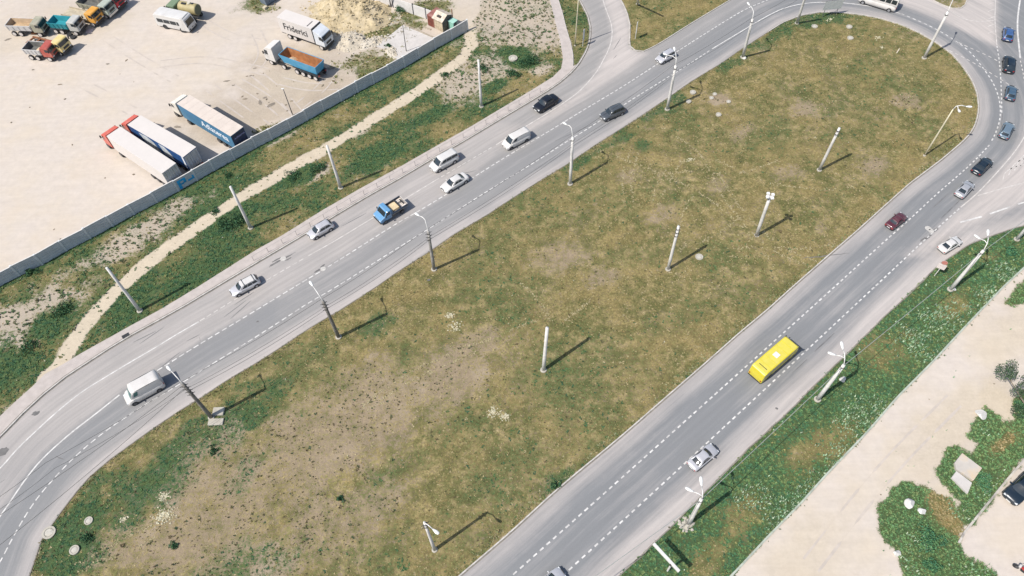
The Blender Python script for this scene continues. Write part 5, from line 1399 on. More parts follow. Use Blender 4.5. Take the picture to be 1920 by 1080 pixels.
# ------------------------------------------------------------------ posts and lamps
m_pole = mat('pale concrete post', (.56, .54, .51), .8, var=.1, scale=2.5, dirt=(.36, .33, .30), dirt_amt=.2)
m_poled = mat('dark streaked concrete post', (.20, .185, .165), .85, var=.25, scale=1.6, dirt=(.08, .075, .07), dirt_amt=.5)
m_arm = mat('white painted steel arm', (.60, .585, .555), .45, .1, var=.06)
m_head = mat('lamp housing', (.66, .65, .62), .4, var=.05)
m_lens = mat('lamp lens', (.45, .46, .45), .2, var=.05)
m_yellowpole = mat('yellowish metal pole', (.50, .455, .33), .55, .1, var=.1)
m_fit = mat('dark pole fittings', (.06, .058, .055), .6, .3, var=.2)
H_POST = 8.9
def shaft(t, base, top, r0, r1, m, name='shaft', seg=10):
    v = Vector(top) - Vector(base)
    return B(name, m, t, lambda q: add_tube(q, [Vector((0, 0, -.15)), v * .33, v * .66, v], [r0, r0 * .67 + r1 * .33, r0 * .33 + r1 * .67, r1], seg), True)
def fittings(t, base, top, n=3, ins=True):
    v = Vector(top) - Vector(base)
    for k in range(n):
        p = v * (1 - .06 - .075 * k)
        B('crossarm', m_fit, t, lambda q: (add_box(q, p.x - .2, p.x + .2, p.y - .2, p.y + .2, p.z - .05, p.z + .05, .01), add_tube(q, [p + Vector((-.38, -.24, 0)), p + Vector((.38, .24, 0))], .035, 6)))
def head(t, a, b):
    """cobra head lamp from arm end a pointing along to b"""
    a, b = Vector(a), Vector(b); d = (b - a).normalized(); s = d.cross(Vector((0, 0, 1))).normalized(); u = s.cross(d)
    Ln = (b - a).length
    def f(q):
        rings = []
        for k, w, h in [(0, .07, .06), (.25, .13, .09), (.6, .19, .11), (.9, .15, .08), (1.0, .08, .04)]:
            p = a + d * Ln * k
            rings.append([q.verts.new(p + s * w * math.cos(x) + u * h * math.sin(x)) for x in [i / 10 * 2 * math.pi for i in range(10)]])
        for A_, B_ in zip(rings, rings[1:]):
            for i in range(10): q.faces.new((A_[i], A_[(i + 1) % 10], B_[(i + 1) % 10], B_[i]))
        q.faces.new(rings[0]); q.faces.new(rings[-1][::-1])
    h = B('lamp_head', m_head, t, f, True)
    B('lens', m_lens, h, lambda q: add_tube(q, [a + d * Ln * .45 - u * .10, a + d * Ln * .88 - u * .085], [.11, .10], 8))
    return h
def post(label, base, top, zt=H_POST, m=m_pole, r0=.24, r1=.17, n=0, group=None, cat='post', name='concrete_post', hook=False):
    b = at(*base); tp = at(*top, zt)
    t = thing(name, label, cat, tuple(b), 0, group); shaft(t, b, tp, r0, r1, m)
    B('base', m_conc, t, lambda q: add_lathe(q, [(r0 * 1.7, -.1), (r0 * 1.6, .12), (r0 * 1.05, .16)], 'z', 14))
    if n: fittings(t, b, tp, n)
    return t, b, tp
def lamp(label, base, top, heads, zt=H_POST, m=m_pole, m2=None, junction=None, rise=1.0, n=2, group='lamp posts along the left carriageway', hz=None, r0=.25, r1=.18, hl=.8):
    t, b, tp = post(label, base, top, zt, m, r0, r1, n, group, 'lamp post', 'lamp_post')
    jz = zt + rise * .75
    jp = at(*junction, jz) - b if junction else None
    tl = tp - b
    for h in heads:
        e = at(*h, hz or (zt + rise)) - b
        src = jp if jp is not None else tl
        d = (e - src); L_ = d.length; d.normalize()
        st = e - d * min(hl, L_ * .5)
        midp = src * .5 + st * .5 + Vector((0, 0, .18))
        B('arm', m_arm, t, lambda q: add_tube(q, ([tl, jp] if jp is not None else [tl]) + [midp, st] if jp is not None else [tl, midp, st], .055, 7), True)
        head(t, st, e)
    return t, b, tp
GL2 = 'lamp posts along the left carriageway'
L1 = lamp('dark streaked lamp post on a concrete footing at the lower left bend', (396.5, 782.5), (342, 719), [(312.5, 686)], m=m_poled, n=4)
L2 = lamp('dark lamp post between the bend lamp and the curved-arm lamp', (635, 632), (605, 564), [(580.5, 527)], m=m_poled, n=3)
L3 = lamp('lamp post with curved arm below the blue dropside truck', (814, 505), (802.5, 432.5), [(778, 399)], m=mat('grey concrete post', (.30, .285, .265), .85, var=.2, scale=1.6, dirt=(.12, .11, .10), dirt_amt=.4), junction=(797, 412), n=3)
L4 = lamp('pale lamp post with curved arm below the grey off-road car', (1069, 345), (1074, 257), [(1055.5, 229)], junction=(1071.5, 240), n=1)
L5 = lamp('two-armed lamp post in front of the silver hatchback at the ramp mouth', (1251, 205), (1267, 123), [(1243, 100), (1264, 88)], junction=(1268, 110), n=1)
L6 = lamp('lamp post in the green strip left of the loop sign', (1392.5, 107.5), (1411, 36), [(1401.5, 4)], junction=(1413, 22), n=1)
L7 = post('pale post leaving the top edge left of the loop sign', (1494, 44), (1516, -25), H_POST, n=1, name='concrete_post')
L8 = lamp('tall lamp post on the rim of the meadow where the loop turns', (1732.5, 109), (1777.5, 22), [(1790, -8)], junction=(1782, 10), n=1)
B('footing', m_conc, L1[0], lambda q: (add_box(q, -.2, 1.6, -1.1, -.25, -.05, .22, .06), add_box(q, .1, 1.45, .15, 1.2, -.05, .3, .08)))
GM = 'bare posts standing in the meadow'
M1 = post('bare white post in the lower middle of the meadow', (1019, 694), (1026, 614.5), 8.6, n=0, group=GM, r0=.25, r1=.2)
M2 = post('bare pale post in the centre right of the meadow with steps', (1252.5, 505), (1272.5, 424), 8.9, n=3, group=GM, r0=.23, r1=.17)
M4 = post('pale post with wire ends at its top in the upper meadow', (1536, 319), (1574, 240), 8.9, n=2, group=GM, r0=.23, r1=.17)
M3 = post('pale post carrying a ring of floodlights in the upper meadow', (1418, 442.5), (1444, 368), 8.7, n=1, group=GM, r0=.25, r1=.2, name='floodlight_post', cat='lamp post')
v = M3[2] - M3[1]
for k in range(4):
    a_ = k * math.pi / 2 + .4
    B('floodlight', m_head, M3[0], lambda q: add_box(q, v.x + .42 * math.cos(a_) - .2, v.x + .42 * math.cos(a_) + .2, v.y + .42 * math.sin(a_) - .2, v.y + .42 * math.sin(a_) + .2, v.z - .05, v.z + .22, .06))
GV = 'pale posts on the grassy verge beside the path'
V1 = post('leaning pale post where the dirt path meets the pavement', (262.5, 583), (200, 502), 9.0, n=0, group=GV)
V2 = post('pale post standing in dark weeds beside the path', (470, 427.5), (432, 350), 9.0, n=0, group=GV)
V3_ = post('pale post in the dark grass above the blue dropside truck', (639, 352.5), (613, 273), 9.0, n=0, group=GV)
V4 = post('pale post on the stony ground above the cargo van', (902.5, 200), (897, 112), 9.0, n=0, group=GV)
# low lamp at the bottom of the meadow: single head bent over the near side
LB = lamp('short-armed lamp post at the bottom tip of the meadow casting a long shadow', (815, 1031), (795.5, 979.5), [(823, 1001)], zt=8.7, n=2, rise=.15, group=None, r0=.2, r1=.13)
# metal lamp with two heads on the right rim of the meadow
LR = lamp('slim yellowish lamp with two white heads on the right rim of the meadow', (1733, 292), (1787, 205), [(1823, 200), (1800, 210)], zt=8.4, m=m_yellowpole, junction=(1793, 199), rise=.7, n=0, group=None, r0=.13, r1=.09)
GD = 'double lamps on the right verge'
D0 = lamp('double-headed lamp on a stone footing beside the silver sedan', (1292, 981), (1315, 935.5), [(1285, 914), (1314, 893)], zt=8.0, junction=(1317.5, 931), rise=.9, n=1, group=GD, r0=.26, r1=.18, hl=1.0)
D1 = lamp('double-headed lamp on the verge to the right of the yellow bus', (1532.5, 749), (1582.5, 684), [(1552, 660.5), (1577.5, 640)], zt=8.0, junction=(1584, 672), rise=.9, n=1, group=GD, r0=.26, r1=.18, hl=1.0)
D2 = lamp('double-headed lamp on the verge beside the slip road', (1781.6, 543), (1844, 469.5), [(1826.5, 440), (1853, 430)], zt=8.0, junction=(1851, 457), rise=.9, n=1, group=GD, r0=.26, r1=.18, hl=1.0)
D3 = post('pale concrete post at the right edge behind the slip road', (1906, 449), (1975, 372), 8.0, n=1, r0=.24, r1=.17)
heap('stone_pile', 'broken concrete rubble round the foot of the bottom double lamp', 'stones', 1286, 983, 1.0, .8, .3, m_conc, .5, 26, m_conc, 21, (.08, .25))
S1 = post('thin dark pole rising from the concrete pad behind the fence', (762, 97), (755, 47), 5.4, m_fit, .07, .05, 0, None, 'pole', 'metal_pole')
S2 = post('thin grey pole behind the fence near the blue trailer', (549, 216), (531, 167), 5.2, m_steel, .08, .06, 0, None, 'pole', 'metal_pole')
B('lamp_head', m_head, S2[0], lambda q: add_box(q, (S2[2] - S2[1]).x - .3, (S2[2] - S2[1]).x + .12, (S2[2] - S2[1]).y - .1, (S2[2] - S2[1]).y + .1, 5.2, 5.32, .03))
S3 = post('dark post at the white wall cut by the top edge', (733, 13), (727, -20), 4.5, m_fit, .1, .08, 0, None, 'pole', 'metal_pole')
T1 = post('tall thin yellowish pole in the green triangle beside the ramp', (1078, 85.6), (1085, -8), 10, m_yellowpole, .12, .08, 0, None, 'pole', 'metal_pole')
T2 = post('pale post cut by the top edge on the grassy island', (1195.6, 8), (1198, -30), H_POST, m_pole, .2, .15, 0, None, 'post', 'concrete_post')

# signs
def sign(label, base, zt, w, h, ang, m, cat='sign', back=True, ring=None, bars=False):
    b = at(*base); t = thing('road_sign', label, cat, tuple(b), ang)
    B('post', m_pole if not bars else m_steel, t, lambda q: [add_tube(q, [(x, 0, -.1), (x, 0, zt)], .05, 8) for x in ((-w * .35, w * .35) if w > 1.6 else (0,))])
    p = B('panel', m, t, lambda q: add_box(q, -w / 2, w / 2, -.09, -.055, zt - h, zt + .02, .008))
    if bars: B('stiffener', m_steel, p, lambda q: [add_box(q, -w / 2, w / 2, -.052, -.01, zt - h + k * h / 3 - .03 + .05, zt - h + k * h / 3 + .08) for k in range(4)])
    if ring:
        d = B('round_plate', mat('white sign face', (.62, .60, .58), .5, var=.05), t, lambda q: add_lathe(q, [(.36, -.13), (.36, -.10), (.001, -.10)][::1], 'y', 22, (0, 0, zt + .42)))
        B('red_border', mat('red sign border', (.42, .17, .14), .5, var=.08), d, lambda q: add_lathe(q, [(.27, -.136), (.36, -.136), (.36, -.131)], 'y', 22, (0, 0, zt + .42)))
    return t
m_signback = mat('grey sign back', (.50, .52, .53), .5, .3, var=.08)
sign('large grey direction board seen from behind at the top of the meadow', (1554, 31), 3.2, 3.4, 1.7, .1, m_signback, bars=True)
sign('white square sign with a round red-edged plate at the slip road', (1752, 517), 2.6, 1.0, .95, -.55, mat('pinkish white sign face', (.60, .53, .50), .5, var=.08), ring=True)
sign('narrow grey sign seen edge-on beside the ramp', (1092.5, 87), 3.4, .7, 2.2, 1.1, m_signback)
sign('narrow grey sign on the rim of the grassy island at the ramp mouth', (1191, 73), 3.4, .7, 2.2, 1.25, m_signback)
# white height bar on a short mast
p0, p1 = at(1225.5, 1018.5, 3.1), at(1274, 1071, 3.1); d = p1 - p0; cxy = p0 + d * .72
t = thing('height_barrier', 'long white horizontal beam on a short mast above the verge', 'barrier', (cxy.x, cxy.y, 0), math.atan2(d.y, d.x))
l0, l1 = -.72 * d.length, .28 * d.length
B('beam', m_arm, t, lambda q: add_box(q, l0, l1, -.14, .14, 2.75, 3.15, .03))
B('mast', m_pole, t, lambda q: add_tube(q, [(0, 0, -.1), (0, 0, 2.78)], .10, 8)); B('bracket', m_fit, t, lambda q: add_box(q, -.1, .1, -.22, -.141, 2.6, 3.0))

# cables
m_wire = mat('dark cable', (.035, .033, .032), .6, var=.1)
m_wirel = mat('pale steel cable', (.36, .37, .34), .5, .4, var=.1)
def cable(label, pts, rad=.02, sag=.35, m=m_wire, group=None):
    c0 = Vector(pts[0]); P = []
    for a, b in zip(pts, pts[1:]):
        a, b = Vector(a), Vector(b)
        for k in range(12):
            s = k / 12; P.append(a.lerp(b, s) - Vector((0, 0, sag * 4 * s * (1 - s))) - c0)
    P.append(Vector(pts[-1]) - c0)
    o = B('overhead_cable', m, None, lambda q: add_tube(q, P, rad, 5)); o.location = c0; return tag(o, label, 'cable', group)
tops = [at(-100, 1000, 8.6), at(90, 870, 8.6), L1[2], L2[2], L3[2], L4[2], L5[2], L6[2], L7[2]]
GC = 'cables strung along the left lamp posts'
cable('dark cable strung along the left lamp posts, upper strand', [p + Vector((-.35, .2, -.1)) for p in tops], group=GC)
cable('dark cable strung along the left lamp posts, middle strand', [p + Vector((.35, -.2, -.75)) for p in tops], .018, .45, group=GC)
cable('dark cable strung along the left lamp posts, lowest strand', [p + Vector((.1, -.1, -1.6)) for p in tops[2:7]], .02, .55, group=GC)
cable('dark cable crossing the lower left bend towards the picture edge', [L1[2] + Vector((0, 0, -.3)), at(-30, 985, 8.2)], .022, .5)
cable('dark cable crossing the lower left bend below the other one', [L1[2] + Vector((0, 0, -.9)), at(-30, 1045, 7.6)], .022, .5)
dt = [at(1060, 1120, 7.4), D0[2] + Vector((0, 0, -.3)), D1[2] + Vector((0, 0, -.3)), D2[2] + Vector((0, 0, -.3)), D3[2]]
cable('pale cable strung between the double lamps on the right verge', dt, .035, .25, m_wirel)

# ------------------------------------------------------------------ railing beside the left kerb
rl, rt = resample(smooth_line(KERB_L[KERB_L.index((480, 494)):KERB_L.index((1050, 155))], 2), 2.3)
rn = normals2(rl); rl = rl + rn * .55
r0 = Vector((*rl[0], .13))
rail = thing('railing', 'thin grey pipe railing along the left pavement kerb', 'railing', tuple(r0))
m_pipe = mat('dull grey pipe', (.36, .325, .31), .5, .3, var=.15)
for p in rl:
    o = B('post', m_pipe, rail, lambda q: add_tube(q, [(0, 0, -.05), (0, 0, .95)], .032, 6)); o.location = Vector((*p, .13)) - r0
B('rail', m_pipe, rail, lambda q: add_tube(q, [Vector((*p, 1.06)) - r0 for p in rl], .018, 6))

# ------------------------------------------------------------------ motorcycle at the edge of the parking lot
c = at(1914, 1072)
mb = thing('motorcycle', 'red and white motorcycle parked at the lower right edge of the lot', 'motorcycle', (c.x, c.y, 0), 2.35)
for x in (-.68, .68):
    w_ = B('wheel', m_tyre, mb, lambda q: add_lathe(q, [(.22, -.05), (.31, -.05), (.32, 0), (.31, .05), (.22, .05)], 'y', 20)); w_.location = (x, 0, .32)
    B('rim', m_chrome, w_, lambda q: add_lathe(q, [(.21, -.02), (.05, -.05), (.05, .05), (.21, .02)], 'y', 16))
B('frame', m_black, mb, lambda q: (add_tube(q, [(-.68, .07, .32), (-.2, .08, .45), (.2, .06, .4), (.42, 0, .85)], .035, 6), add_box(q, -.25, .2, -.14, .14, .28, .58, .05)))
B('fork', m_chrome, mb, lambda q: [add_tube(q, [(.68, s * .08, .32), (.44, s * .08, .95)], .025, 6) for s in (1, -1)])
B('fuel_tank', mat('red motorcycle paint', (.36, .04, .03), .3, var=.1), mb, lambda q: add_box(q, -.05, .42, -.14, .14, .68, .9, .09))
B('fairing', p_white, mb, lambda q: add_box(q, .4, .62, -.17, .17, .72, 1.02, .07))
B('seat', m_black, mb, lambda q: add_box(q, -.72, -.05, -.13, .13, .70, .80, .05))
B('handlebar', m_black, mb, lambda q: add_tube(q, [(.25, -.38, .98), (.4, -.1, 1.0), (.4, .1, 1.0), (.25, .38, .98)], .022, 6))
B('mudguard', p_white, mb, lambda q: add_box(q, -1.0, -.5, -.08, .08, .66, .71, .03))
B('exhaust', m_chrome, mb, lambda q: add_tube(q, [(.15, -.16, .35), (-.3, -.18, .28), (-.85, -.18, .4)], [.03, .05, .06], 8))
# grey box at the top edge of the yard
c = at(506, 2)
sk = thing('waste_skip', 'grey blue metal skip among weeds at the top edge of the yard', 'skip', (c.x, c.y, 0), .9)
B('body', mat('grey blue skip paint', (.15, .19, .24), .6, var=.2), sk, lambda q: tub(q, -1.7, 1.7, .8, 1.0, .1, 1.6, .06, .3, .3))
B('rim', m_steel, sk, lambda q: (add_box(q, -1.75, 1.75, .96, 1.06, 1.55, 1.64), add_box(q, -1.75, 1.75, -1.06, -.96, 1.55, 1.64)))
plank('short beige block beside the grey blue skip', (495, 18), (500, 14), .6, .4, mat('beige block', (.48, .42, .30), .9, var=.2), 'concrete_block', 'block')
plank('pink-white panel lying in front of the teal dump truck', (166, 62), (170, 55), 1.2, .08, mat('pinkish panel', (.52, .44, .42), .8, var=.15), 'loose_panel', 'panel')
plank('scrap steel bar on the ground behind the pale yellow cab', (60, 64), (78, 60), .5, .35, m_rust, 'scrap_metal', 'scrap')
c = at(138, 71)
o = B('tyre_scrap', m_tyre, None, lambda q: add_lathe(q, [(.3, 0), (.5, .02), (.55, .14), (.5, .28), (.3, .3)], 'z', 20)); o.location = (c.x, c.y, .0); tag(o, 'black scrap tyre on the ground right of the pale yellow cab', 'tyre')
c = at(131, 66)
o = B('tyre_scrap', m_tyre, None, lambda q: add_lathe(q, [(.3, 0), (.45, .02), (.5, .12), (.45, .24), (.3, .26)], 'z', 20)); o.location = (c.x, c.y, .0); tag(o, 'smaller scrap tyre up against the pale yellow cab', 'tyre')

# ------------------------------------------------------------------ vegetation
RS = np.random.RandomState(11)
def col_mesh(name, V, F, cols, label=None, parent=None, k=3, kind='stuff', m=None):
    o = big_mesh(name, V, F, m or M_LEAF, parent)
    a = o.data.attributes.new('tint', 'FLOAT_COLOR', 'POINT')
    a.data.foreach_set('color', np.ascontiguousarray(np.concatenate([cols, np.ones((len(cols), 1))], 1), dtype=np.float32).ravel())
    if kind: tag(o, kind=kind)
    return o
M_LEAF = attr_mat('grass and leaves')

def in_view(P, mrg=40):
    v = np.stack([P[:, 0], P[:, 1], np.full(len(P), -CAM_H)], 1)
    w = v @ np.array(_f); x = 960 + FOC * (v @ np.array(RT)) / w; y = 540 - FOC * (v @ np.array(UP)) / w
    return (x > -mrg) & (x < 1920 + mrg) & (y > -mrg) & (y < 1080 + mrg)

def blades(P, size, height, cols, per=5, flat=.5):
    """little fans of leaf-shaped triangles round each point"""
    n = len(P); z0 = relief_at(P)
    ang = RS.uniform(0, 2 * np.pi, (n, per)); tilt = RS.uniform(.35, 1.0, (n, per))
    L = size[:, None] * RS.uniform(.6, 1.3, (n, per)); h = height[:, None] * RS.uniform(.5, 1.3, (n, per)); w = L * RS.uniform(.22, .45, (n, per))
    bx = P[:, :1] + np.cos(ang) * L * .15 ; by = P[:, 1:] + np.sin(ang) * L * .15
    ca, sa = np.cos(ang), np.sin(ang)
    v0 = np.stack([bx - sa * w, by + ca * w, np.broadcast_to(z0[:, None], bx.shape) + h * .15], -1)
    v1 = np.stack([bx + sa * w, by - ca * w, np.broadcast_to(z0[:, None], bx.shape) + h * .15], -1)
    v2 = np.stack([bx + ca * L * tilt, by + sa * L * tilt, z0[:, None] + h], -1)
    V = np.stack([v0, v1, v2], 2).reshape(-1, 3)
    F = np.arange(len(V)).reshape(-1, 3)
    c = np.repeat(cols, per * 3, axis=0) * RS.uniform(.82, 1.18, (n * per, 1)).repeat(3, 0)
    return V, F, np.clip(c, 0, 1)

def sample(poly, dens):
    lo, hi = poly.min(0), poly.max(0); lo = np.maximum(lo, [-108, 10]); hi = np.minimum(hi, [108, 140])
    n = int((hi - lo).prod() * dens); P = RS.uniform(lo, hi, (n, 2))
    P = P[in_view(P)]; return P[inside(P, poly)]

def pick(P, g, l, table):
    return None
c_dry = np.array([[.27, .215, .105], [.20, .172, .072], [.32, .26, .14], [.25, .185, .08]])
c_grn = np.array([[.042, .098, .043], [.062, .115, .044], [.095, .130, .050], [.033, .078, .040]])
c_oliv = np.array([[.135, .135, .052], [.17, .155, .062], [.105, .112, .044]])
parts_V, parts_F, parts_C = [], [], []
def add_tufts(P, size, height, cols, per=5):
    V, F, C = blades(P, size, height, cols, per)
    off = sum(len(v) for v in parts_V); parts_V.append(V); parts_F.append(F + off); parts_C.append(C)

def grassy(poly, dens, smin, smax, hk=1.0, per=5, bright=1.0):
    P = sample(poly, dens); g, l, s, f = fields(P)
    keep = RS.uniform(0, 1, len(P)) < np.clip(g * 1.0 - .12, .04, 1); P, g, l = P[keep], g[keep], l[keep]
    n = len(P); ll = l + RS.normal(0, .16, n) + (fbm(P[:, 0] * .9, P[:, 1] * .9, 61, 3) - .5) * .6
    cols = np.where((ll > .55)[:, None], c_grn[RS.randint(0, 4, n)], np.where((ll > .30)[:, None], c_oliv[RS.randint(0, 3, n)], c_dry[RS.randint(0, 4, n)]))
    cols = cols * np.where((ll > .3)[:, None], bright, 1.0)
    size = RS.uniform(smin, smax, n) * (.8 + .6 * (ll > .5)); add_tufts(P, size, size * RS.uniform(.35, .8, n) * hk, cols, per)
grassy(med_poly, 11.0, .09, .22, .55)
grassy(vl_poly, 14.0, .10, .26, .7)
grassy(tri_poly, 10.0, .10, .26); grassy(e_poly, 8.0, .10, .26, .6)
grassy(vr_poly, 20.0, .08, .22, .6, bright=1.4)
for line, off, dens, cc in ((med_edge[MED_EDGE.index((1440,60)):], .55, .09, [[.26, .25, .14], [.20, .21, .10], [.12, .145, .06]]), (med_edge[:MED_EDGE.index((1440,60))], .35, .10, [[.14, .14, .06], [.20, .17, .08]]), (vr_line, -.3, .10, [[.10, .13, .06], [.16, .16, .08]]), (A2(VERGE_R_SE), -.25, .10, [[.08, .12, .06], [.13, .15, .07]]), (fence_line, -.4, .07, [[.05, .10, .045], [.08, .12, .05]])):
    q, t = resample(line, dens); nn = normals2(q); q = q + nn * (RS.normal(0, .3, (len(q), 1)) - off); q = q[in_view(q)]
    q = q[fbm(q[:, 0] * .6, q[:, 1] * .6, 19, 3) > .44]; q = q[~inside(q, road_poly)]; n = len(q)
    add_tufts(q, RS.uniform(.08, .24, n), RS.uniform(.05, .2, n), np.array(cc)[RS.randint(0, len(cc), n)], 5)
# separate dark weeds on bare soil, pale straw clumps, mown tracks
P = sample(med_poly, 3.4); g, l, s, f = fields(P); wgt = sstep(.75, .35, g) * .75 + .10 + sstep(.3, .6, l) * .3
P = P[RS.uniform(0, 1, len(P)) < wgt * sstep(.36, .62, fbm(P[:, 0] * .45, P[:, 1] * .45, 71, 4)) * 2.0]; n = len(P)
add_tufts(P, RS.gamma(1.6, .036, n) + .04, RS.uniform(.04, .16, n), np.array([[.065, .075, .036], [.085, .080, .040], [.095, .075, .042], [.05, .080, .042]])[RS.randint(0, 4, n)], 9)
P = sample(med_poly, 1.0); q = fbm(P[:, 0] * .18 + 9, P[:, 1] * .18, 44, 4); P = P[q > .5]; n = len(P)
add_tufts(P, RS.uniform(.08, .22, n), RS.uniform(.03, .09, n), np.array([[.31, .26, .14], [.28, .225, .11], [.34, .285, .165]])[RS.randint(0, 3, n)], 5)
for px in [[(1060,255),(1170,300),(1290,345),(1390,420),(1450,500)],[(1210,330),(1290,320),(1380,330),(1460,300)],[(1220,380),(1240,330),(1270,290)],[(1235,385),(1256,335),(1284,297)],[(1330,330),(1375,400),(1440,470),(1520,500)],[(1345,325),(1392,397),(1455,462),(1535,492)],
           [(1270,470),(1330,450),(1400,400)],[(1180,290),(1165,330),(1170,380)],[(1197,290),(1183,330),(1187,380)],[(1300,360),(1270,420),(1290,470)],[(1330,470),(1420,462),(1500,470),(1570,455)],[(1340,300),(1440,345),(1560,360),(1640,340)],[(680,760),(760,700),(880,650),(1010,600)],[(690,770),(770,712),(890,662)],[(120,1065),(260,1000),(330,960)],[(150,1070),(290,1010)],
           [(960,520),(1010,560),(1040,620),(1110,560)],[(1240,240),(1310,280),(1340,340)]]:
    l_, _ = resample(smooth_line(px, 2), .13); n = len(l_); q = l_ + RS.normal(0, .13, (n, 2)); q = q[inside(q, med_poly)]; n = len(q)
    keep = fbm(q[:, 0] * .8, q[:, 1] * .8, 13, 2) > .42; q = q[keep]; n = len(q)
    add_tufts(q, RS.uniform(.10, .24, n), RS.uniform(.03, .09, n), np.array([[.34, .29, .175], [.30, .26, .145]])[RS.randint(0, 2, n)], 4)
P = sample(vl_poly, 2.2); g, l, s, f = fields(P); P = P[RS.uniform(0, 1, len(P)) < sstep(.9, .3, g) * sstep(.05, .2, g)]; n = len(P)
add_tufts(P, RS.gamma(2.5, .065, n) + .06, RS.uniform(.08, .25, n), np.array([[.055, .10, .042], [.09, .12, .05], [.10, .10, .05]])[RS.randint(0, 3, n)], 9)
# weeds in the yard corner and on the right lot
yard = A2([(470,-40),(900,-40),(877,57),(786,110),(640,190),(480,277),(440,299),(480,120)])
P = sample(yard, 5); g, l, s, f = fields(P); P, l = P[RS.uniform(0, 1, len(P)) < g], l[RS.uniform(0, 1, len(P)) < g] if False else None; n = len(P)
add_tufts(P, RS.uniform(.12, .4, n), RS.uniform(.08, .3, n), np.concatenate([c_oliv, c_oliv * 1.35, c_dry[:1]])[RS.randint(0, 7, n)], 6)
lot = A2([(1600,880),(1640,1200),(2000,1200),(2000,480),(1885,545)])
P = sample(lot, 30); P = P[~inside(P, vr_poly)]; g, l, s, f = fields(P); k = RS.uniform(0, 1, len(P)) < (g - .12) * 1.1; P, l = P[k], l[k]; n = len(P)
c_lot = np.array([[.10, .20, .080], [.125, .225, .088], [.15, .235, .095], [.085, .175, .075], [.17, .215, .09]])
add_tufts(P, RS.uniform(.07, .22, n), RS.uniform(.04, .18, n), np.where((l < .45)[:, None], c_dry[RS.randint(0, 4, n)], c_lot[RS.randint(0, 5, n)]), 6)
col_mesh('grass', np.concatenate(parts_V), np.concatenate(parts_F), np.concatenate(parts_C))
# pale flowering weeds
parts_V, parts_F, parts_C = [], [], []
for poly, dens in ((vr_poly, 16.0), (lot, 7.0)):
    P = sample(poly, dens); g, l, s, f = fields(P)
    cl = fbm(P[:, 0] * 1.4, P[:, 1] * 1.4, 91, 3)
    P = P[(RS.uniform(0, 1, len(P)) < (f * .95 + .02)) & (cl + f * .25 > .50)]; n = len(P)
    add_tufts(P, RS.uniform(.07, .19, n), RS.uniform(.22, .5, n), np.array([[.34, .45, .29], [.25, .38, .24], [.43, .50, .36], [.19, .32, .18]])[RS.randint(0, 4, n)], 4)
for poly, dens in ((vl_poly, .22), (med_poly, .035)):
    P = sample(poly, dens); n = len(P)
    add_tufts(P, RS.uniform(.06, .14, n), RS.uniform(.1, .25, n), np.array([[.48, .47, .36], [.40, .40, .28]])[RS.randint(0, 2, n)], 4)
col_mesh('flowering_weeds', np.concatenate(parts_V), np.concatenate(parts_F), np.concatenate(parts_C))

# bushes: many leaf triangles spread through a lumpy volume
def leaf_cloud(cen, n, size, cols, seed):
    r = np.random.RandomState(seed); k = len(cen)
    w = np.array([c[3] ** 2.2 for c in cen]); idx = r.choice(k, n, p=w / w.sum()); C = np.array(cen)[idx]
    d = r.normal(0, 1, (n, 3)); d /= np.linalg.norm(d, axis=1)[:, None]; rad = r.uniform(.35, 1.0, n) ** .6
    P = C[:, :3] + d * (C[:, 3] * rad)[:, None] * np.array([1, 1, .75]); P[:, 2] = np.maximum(P[:, 2], .03)
    a = r.normal(0, 1, (n, 3)); a /= np.linalg.norm(a, axis=1)[:, None]; b = np.cross(a, r.normal(0, 1, (n, 3))); b /= np.linalg.norm(b, axis=1)[:, None]
    s = size * r.uniform(.6, 1.4, (n, 1))
    V = np.stack([P - a * s, P + b * s * .55, P + a * s, P - b * s * .55], 1).reshape(-1, 3)
    cc = np.array(cols)[r.randint(0, len(cols), n)] * r.uniform(.75, 1.3, (n, 1))
    return V, np.arange(4 * n).reshape(-1, 4), np.clip(np.repeat(cc, 4, 0), 0, 1)
def bush(label, px, py, r, h, n, seed, cols=None, group='dark bushes on the verge', name='bush', size=.10):
    c = at(px, py); rnd = random.Random(seed); cen = []
    for k in range(9):
        a = rnd.uniform(0, 6.28); q = rnd.uniform(0, r * .75); cen.append((math.cos(a) * q, math.sin(a) * q, h * rnd.uniform(.25, .55), r * rnd.uniform(.28, .5)))
    V, F, C = leaf_cloud(cen, n, size, cols or [[.035, .090, .045], [.05, .11, .048], [.07, .125, .05], [.028, .075, .042]], seed)
    o = col_mesh(name, V, F, C, kind=None); o.location = c; tag(o, label, 'bush', group)
